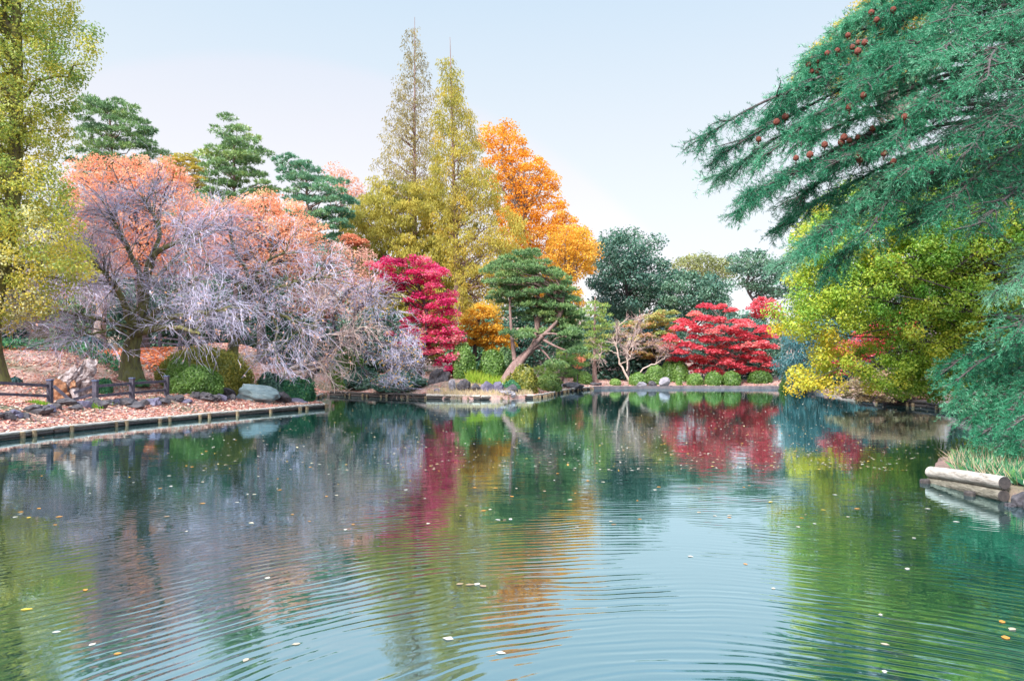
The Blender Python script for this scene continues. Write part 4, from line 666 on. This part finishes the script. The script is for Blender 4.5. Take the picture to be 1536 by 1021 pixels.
for q0, q1 in ((a_ + [.12, 0, .6], a_ + [.62, .2, .06]), (b_ + [-.1, 0, .6], b_ + [-.55, -.35, .38]), (b_ + [-.1, 0, .3], b_ + [-.6, -.4, .14])):
    mb = MB(); box(mb, q0, q1, .06, .1); tag(mb.build('rail', M['fence'], fl), 'broken rail end')
fence('short fence end showing behind the green mound', [(305, 32.5), (336, 32.6), (338, 34.5)], .95, [(.78, .09), (.35, .09)], cap=False)
fence('distant fence behind the bare old cherry', [(200, 40.5), (240, 40), (270, 39.6), (300, 39.4)], .8, [(.55, .08), (.28, .08)], cap=False)
mb = MB(); p = P(173, 521, 31.05); box(mb, p - [0, 0, .14], p + [0, 0, .14], .20, .03, (0, 1, 0)); box(mb, p + [.1, .0, 0], p + [.42, .30, 0], .03, .03)
tag(mb.build('tree_tag', M['sign']), 'small peach-coloured tag fixed beside the mossy trunk', 'tag')
so = G(708, 45.0); lan = thing('stone_ornament', 'small stack of pale stone slabs between green shrubs', 'stone ornament', so)
mb = MB(); vv, ff = blob(so + [0, 0, .2], (.20, .20, .22), 5, .08, 3); mb.add(vv, ff); mb.build('base', M['palerock'], lan)
for z, w in ((.46, .26), (.62, .30)):
    mb = MB(); box(mb, so + [0, 0, z - .05], so + [0, 0, z + .05], w * 1.4, w * 1.4, (0, 1, 0)); mb.build('slab', M['gravel'], lan)
mb = MB(); box(mb, so + [0, 0, .35], so + [0, 0, .58], .16, .16, (0, 1, 0)); mb.build('shaft', M['palerock'], lan)

# ------------------------------------------------------------------ shore revetments
def walk(pts, step):
    pts = np.array(pts); seg = np.linalg.norm(np.diff(pts, axis=0), axis=1); s = np.concatenate([[0], np.cumsum(seg)]); n = max(2, int(s[-1] / step) + 1); q = np.linspace(0, s[-1], n)
    return np.stack([np.interp(q, s, pts[:, 0]), np.interp(q, s, pts[:, 1])], 1)
def revetment(label, pts, log_len, stake_gap, r=.06, rs=.075, mat='log', rows=2, hs=.165, sd=1):
    seed(sd); p = walk(pts, log_len); root = thing('log_edging', label, 'log edging', (p[0][0], p[0][1], 0))
    for i in range(len(p) - 1):
        a, b = p[i], p[i + 1]; d = (b - a) / np.linalg.norm(b - a)
        for k in range(rows):
            rr = r * rng.uniform(.9, 1.1); z = .05 + k * 2 * r * .95; j = rng.normal(size=2) * .012
            A_ = np.array([*(a + d * .015 + j), z + rng.normal() * .01]); B_ = np.array([*(b - d * .015 + j), z + rng.normal() * .01]); mb = MB()
            lp = limb(mb, [A_, (A_ + B_) / 2 + rng.normal(size=3) * .012, B_], rr, rr * .93, 8, n=7)
            tubes(mb, np.array([[A_, A_ - np.array([*d, 0]) * .008]]), np.array([[rr, .002]]), .5, 8); tubes(mb, np.array([[B_, B_ + np.array([*d, 0]) * .008]]), np.array([[rr * .93, .002]]), .5, 8)
            mb.build('log', M[mat if k else 'logdark'] if rows > 1 and mat == 'log' and k == 0 else M[mat], root, True)
    q = walk(pts, stake_gap)
    for i in range(len(q)):
        a = q[i]; d = q[min(i + 1, len(q) - 1)] - q[max(i - 1, 0)]; d = d / np.linalg.norm(d); nrm_ = np.array([d[1], -d[0]]); w_ = a + nrm_ * .14
        if not poly_in(POND, np.array([w_[0]]), np.array([w_[1]]))[0]: nrm_ = -nrm_
        for off in (0, .42 if rng.uniform() < .65 else None):
            if off is None: continue
            c = a + nrm_ * (r + rs * .85) + d * off; h = hs * rng.uniform(.85, 1.2); mb = MB(); e_ = rng.normal(size=2) * .018; r_0 = rs; rs_ = rs * rng.uniform(.8, 1.12); tubes(mb, np.array([[[c[0], c[1], -.5], [c[0] + e_[0], c[1] + e_[1], h - .012], [c[0] + e_[0], c[1] + e_[1], h]]]), np.array([[rs_, rs_, rs_ * .86]]), .5, 9); tubes(mb, np.array([[[c[0] + e_[0], c[1] + e_[1], h], [c[0] + e_[0], c[1] + e_[1], h + .004]]]), np.array([[rs * .86, .001]]), .5, 9); mb.build('stake', M['stake'], root, False)
    return root
revetment('pale log edging with round stakes along the left bank', [W(-260, 696), W(-120, 676), W(0, 660), W(120, 645), W(250, 632), W(380, 621), W(487, 611.5)], 3.2, 1.75, sd=21)
revetment('short log edging rounding the tip of the left bank', [W(487, 611.5), (-10.3, 37.5), (-11.1, 41), (-11.5, 44.5)], 2.2, 1.6, sd=22)
revetment('dark log edging with tan stakes along the shaded inlet', [W(495, 592.5), W(540, 594.5), W(600, 597), W(640, 598)], 2.2, 1.5, .08, .07, 'logdark', sd=23)
revetment('pale log edging below the dry grass', [W(640, 598), W(700, 599.5), W(760, 599.2), W(800, 597.6)], 2.6, 1.8, .075, .06, sd=24)
revetment('log edging with close-set stakes where the shore bends back', [W(*q) for q in BEND], 1.3, 1.2, .065, .075, sd=25)
revetment('dark plank-like log edging under the yellow-green tree', [W(1290, 600.5), W(1310, 603.5), W(1400, 612), (18.3, 28)], 2.5, 2.2, .09, .08, 'logdark', sd=26)
# straight stone kerb at the far bank
mb = MB(); kp = [W(888, 583.8), W(900, 583.4), W(1030, 582.6), W(1165, 583), W(1235, 590)]
for a, b in zip(kp[:-1], kp[1:]): box(mb, (*a, .0), (*b, .0), .35, .44)
tag(mb.build('stone_kerb', M['kerb']), 'straight grey stone kerb along the far bank', 'kerb')
# near right logs
a, b = np.array([*W(1396, 722), .17]), np.array([*W(1507, 752), .29]); d = norm(b - a); inn = np.array([-d[1], d[0], 0]); inn = inn if not poly_in(POND, np.array([(a + inn)[0]]), np.array([(a + inn)[1]]))[0] else -inn
ne = thing('log_edging', 'weathered log with a cut end resting on a lower log, near right', 'log edging', (a + b) / 2)
def endlog(A, B, r, mat, k=14):
    mb = MB(); dd = norm(B - A); limb(mb, [A, (A + B) / 2 + [0, 0, .012], B], r, r * .97, k, n=10); mb.build('log', mat, ne, True)
    for q, s in ((A, -1), (B, 1)):
        e = MB(); tubes(e, np.array([[q + dd * s * .001, q + dd * s * .012, q + dd * s * .014]]), np.array([[r * .97, r * .9, .001]]), .5, k); e.build('cut_end', M['logdark'], ne)
endlog(a, b, .105, M['log']); endlog(a + [0, 0, -.195] - d * .02, b + [0, 0, -.205] - d * .02, .10, M['logold'])
for t_ in (.08, .72):
    c = a + (b - a) * t_ - inn * .20; mb = MB(); tubes(mb, np.array([[[c[0], c[1], -.6], [c[0], c[1], .05], [c[0], c[1], .07]]]), np.array([[.085, .085, .07]]), .5, 12); tubes(mb, np.array([[[c[0], c[1], .07], [c[0], c[1], .075]]]), np.array([[.07, .001]]), .5, 12); mb.build('stake', M['logdark'], ne)
a2 = b + inn * .25 + d * .12 + [0, 0, .02]; mb = MB(); limb(mb, [a2, a2 + d * .9 + inn * .3], .06, .05, 8, n=6); tag(mb.build('fallen_log', M['palewood'], smooth=True), 'thin pale log lying past the cut log end', 'log')

# ------------------------------------------------------------------ grass, litter, floating leaves
def grass(name, label, pts, mat, h, w, v, lean=.35, kind='stuff', cat='grass'):
    n = len(pts); d = norm(np.array([0, 0, 1.]) + rng.normal(size=(n, 3)) * [lean, lean, .1]); s = h * rng.uniform(.5, 1.3, n); mb = MB(); leaves(mb, pts + d * s[:, None] * .45, rng.normal(size=(n, 3)) + [0, -1, 0], s, w, np.clip(v + rng.normal(size=n) * .2, 0, 1), d=d, fold=0)
    return tag(mb.build(name, mat), label, cat, kind=kind)
def scatter(n, pxr, Dr, mask=None):
    px = rng.uniform(*pxr, n); D = rng.uniform(*Dr, n); x = (px - CX) / F * D; z = ground_z(x, D); k = z > .12; p = np.stack([x, D, z], 1)[k]; return p if mask is None else p[mask(px[k], D[k])]
seed(51); grass('dry_grass', 'pale dry grass in front of the shore wall', scatter(4200, (640, 800), (40.6, 42.6)), L['drygrass'], .32, .06, .6)
seed(52); grass('tall_grass', 'yellow-green grass between the shore shrubs', scatter(1800, (700, 780), (43, 45)), L['grass'], .6, .06, .75)
seed(53); p = scatter(5000, (1385, 1560), (11.6, 16.5)); p = p[(rng.uniform(size=len(p)) < np.clip((16.5 - p[:, 1]) / 4, .2, 1)) & (poly_dist(POND, p[:, 0], p[:, 1]) > .3)]; grass('dry_grass', 'straw-coloured dry grass behind the near log', p, L['drygrass'], .32, .035, .35, .55)
seed(54); p = scatter(15000, (1425, 1640), (11.5, 15.5)); p = p[poly_dist(POND, p[:, 0], p[:, 1]) > .42]; grass('ground_cover', 'green weeds behind the near log', p, L['cover'], .26, .2, .5, .9, cat='planting')
seed(55)
def litter(name, label, n, pxr, Dr, mat, s, v, vs, mask=None):
    p = scatter(n, pxr, Dr, mask); dn = .55 + .45 * np.sin(p[:, 0] * 1.1 + 2 * np.sin(p[:, 1] * .7)) * np.sin(p[:, 1] * 1.3 + 1.5 * np.sin(p[:, 0] * .8)); p = p[rng.uniform(size=len(p)) < dn + .15]; k = len(p); mb = MB(); leaves(mb, p + [0, 0, .02], rng.normal(size=(k, 3)) * .3 + [0, 0, 1], s * rng.uniform(.6, 1.3, k), .65, np.clip(v + rng.normal(size=k) * vs, 0, 1)); tag(mb.build(name, mat), label, 'leaf litter', kind='stuff')
litter('leaf_litter', 'pink and tan fallen leaves covering the left bank', 62000, (-40, 520), (19, 47), L['litter'], .13, .45, .27)
litter('leaf_litter', 'bright orange fallen leaves high on the left slope', 12000, (-60, 260), (35.5, 43), L['litterorange'], .2, .5, .25)
litter('leaf_litter', 'rusty fallen leaves on the middle and far banks', 16000, (480, 1250), (41, 64), L['litter'], .17, .35, .3)
seed(56)
for k, (px, D, n) in enumerate(((58, 24.2, 260), (140, 25.4, 160), (160, 26.2, 120), (236, 28, 160))):
    c = G(px, D); p = c + np.clip(rng.normal(size=(n, 3)), -1.6, 1.6) * [.17, .11, 0]; p[:, 2] = ground_z(p[:, 0], p[:, 1]); grass('grass_tuft', ('fresh green grass tuft below the left fence post', 'small green tuft in front of the stump', 'thin green tuft right of the stump', 'grey-green tuft below the last fence post')[k], p, L['grass'], .16, .12, (.4, .4, .5, .9)[k], .5, kind=None)
# floating leaves: individuals near, the crowd far off as one mass
seed(57); pos = []
while len(pos) < 230:
    py = 640 + 381 * rng.uniform() ** 1.7; px = rng.uniform(0, 1536)
    if rng.uniform() > (.95 if py < 800 else .12): continue
    x, y = W(px, py)
    if poly_in(POND, np.array([x]), np.array([y]))[0] and poly_dist(POND, np.array([x]), np.array([y]))[0] > .4: pos.append((x, y))
def leafmesh(sd_):
    q = np.random.default_rng(sd_); n = 6; t_ = np.linspace(0, 1, n); wd = np.sin(t_ ** .8 * np.pi) * .30 * (1 + .15 * q.normal(size=n)); cur = q.uniform(-.12, .2); mbx = MB(); zc = .012 + .05 * (t_ - .5) ** 2 * 4 * abs(cur) * 2
    v_ = np.concatenate([np.stack([t_ - .5, -wd, zc + .10 * wd], 1), np.stack([t_ - .5, 0 * t_, zc], 1), np.stack([t_ - .5, wd, zc + .10 * wd], 1)]); f_ = [(i, i + 1, n + i + 1, n + i) for i in range(n - 1)] + [(n + i, n + i + 1, 2 * n + i + 1, 2 * n + i) for i in range(n - 1)]; mbx.add(v_, f_, q.choice([.1, .3, .45, .5, .55, .75, .95])); return mbx
protos = []
for k, (x, y) in enumerate(pos):
    if k < 14:
        o = leafmesh(900 + k).build('floating_leaf', L['floater']); protos.append(o)
    else: o = protos[k % 14].copy(); COL.objects.link(o)
    s = rng.uniform(.045, .10); o.location = (x, y, .003); o.scale = (s, s, s); o.rotation_euler = (0, 0, rng.uniform(0, 6.28))
    tag(o, 'fallen leaf floating alone on the pond surface', 'leaf', 'leaves floating on the pond')
for k, (px, py, s, a, lab) in enumerate(((705, 877, .10, .2, 'yellow leaf at the left of a floating cluster'), (716, 876, .09, 1.2, 'pale leaf in the middle of a floating cluster'), (724, 879, .09, 2.4, 'pale leaf at the right of a floating cluster'), (690, 876, .08, .4, 'tan leaf trailing a floating cluster'), (672, 958, .10, 2.8, 'curled pale leaf floating nearest the bottom centre'), (40, 914, .10, .3, 'pinkish white leaf floating at the lower left'), (1361, 853, .09, 1.0, 'orange leaf floating at the lower right'), (1286, 763, .10, .1, 'yellow leaf floating among green reflections'))):
    mbx = leafmesh(950 + k); o = mbx.build('floating_leaf', L['floater']); o.location = (*W(px, py), .004); o.scale = (s, s, s); o.rotation_euler = (0, 0, a); tag(o, lab, 'leaf')
n = 2300; py = 586 + 120 * rng.uniform(0, 1, n) ** 1.3; px = np.where(rng.uniform(size=n) < .4, rng.normal(1130, 150, n), rng.uniform(300, 1450, n)); D = EYE * F / (py - CY); x = (px - CX) / F * D
k = poly_in(POND, x, D) & (poly_dist(POND, x, D) > .35); x, D = x[k], D[k]; mb = MB(); leaves(mb, np.stack([x, D, np.full(len(x), .008)], 1), rng.normal(size=(len(x), 3)) * .08 + [0, 0, 1], .075 * rng.uniform(.4, 1.3, len(x)), .6, np.clip(.42 + rng.normal(size=len(x)) * .22, 0, 1), fold=.05)
tag(mb.build('floating_leaves', L['floater']), 'scatter of small pale leaves drifting on the far water', 'leaves', kind='stuff')
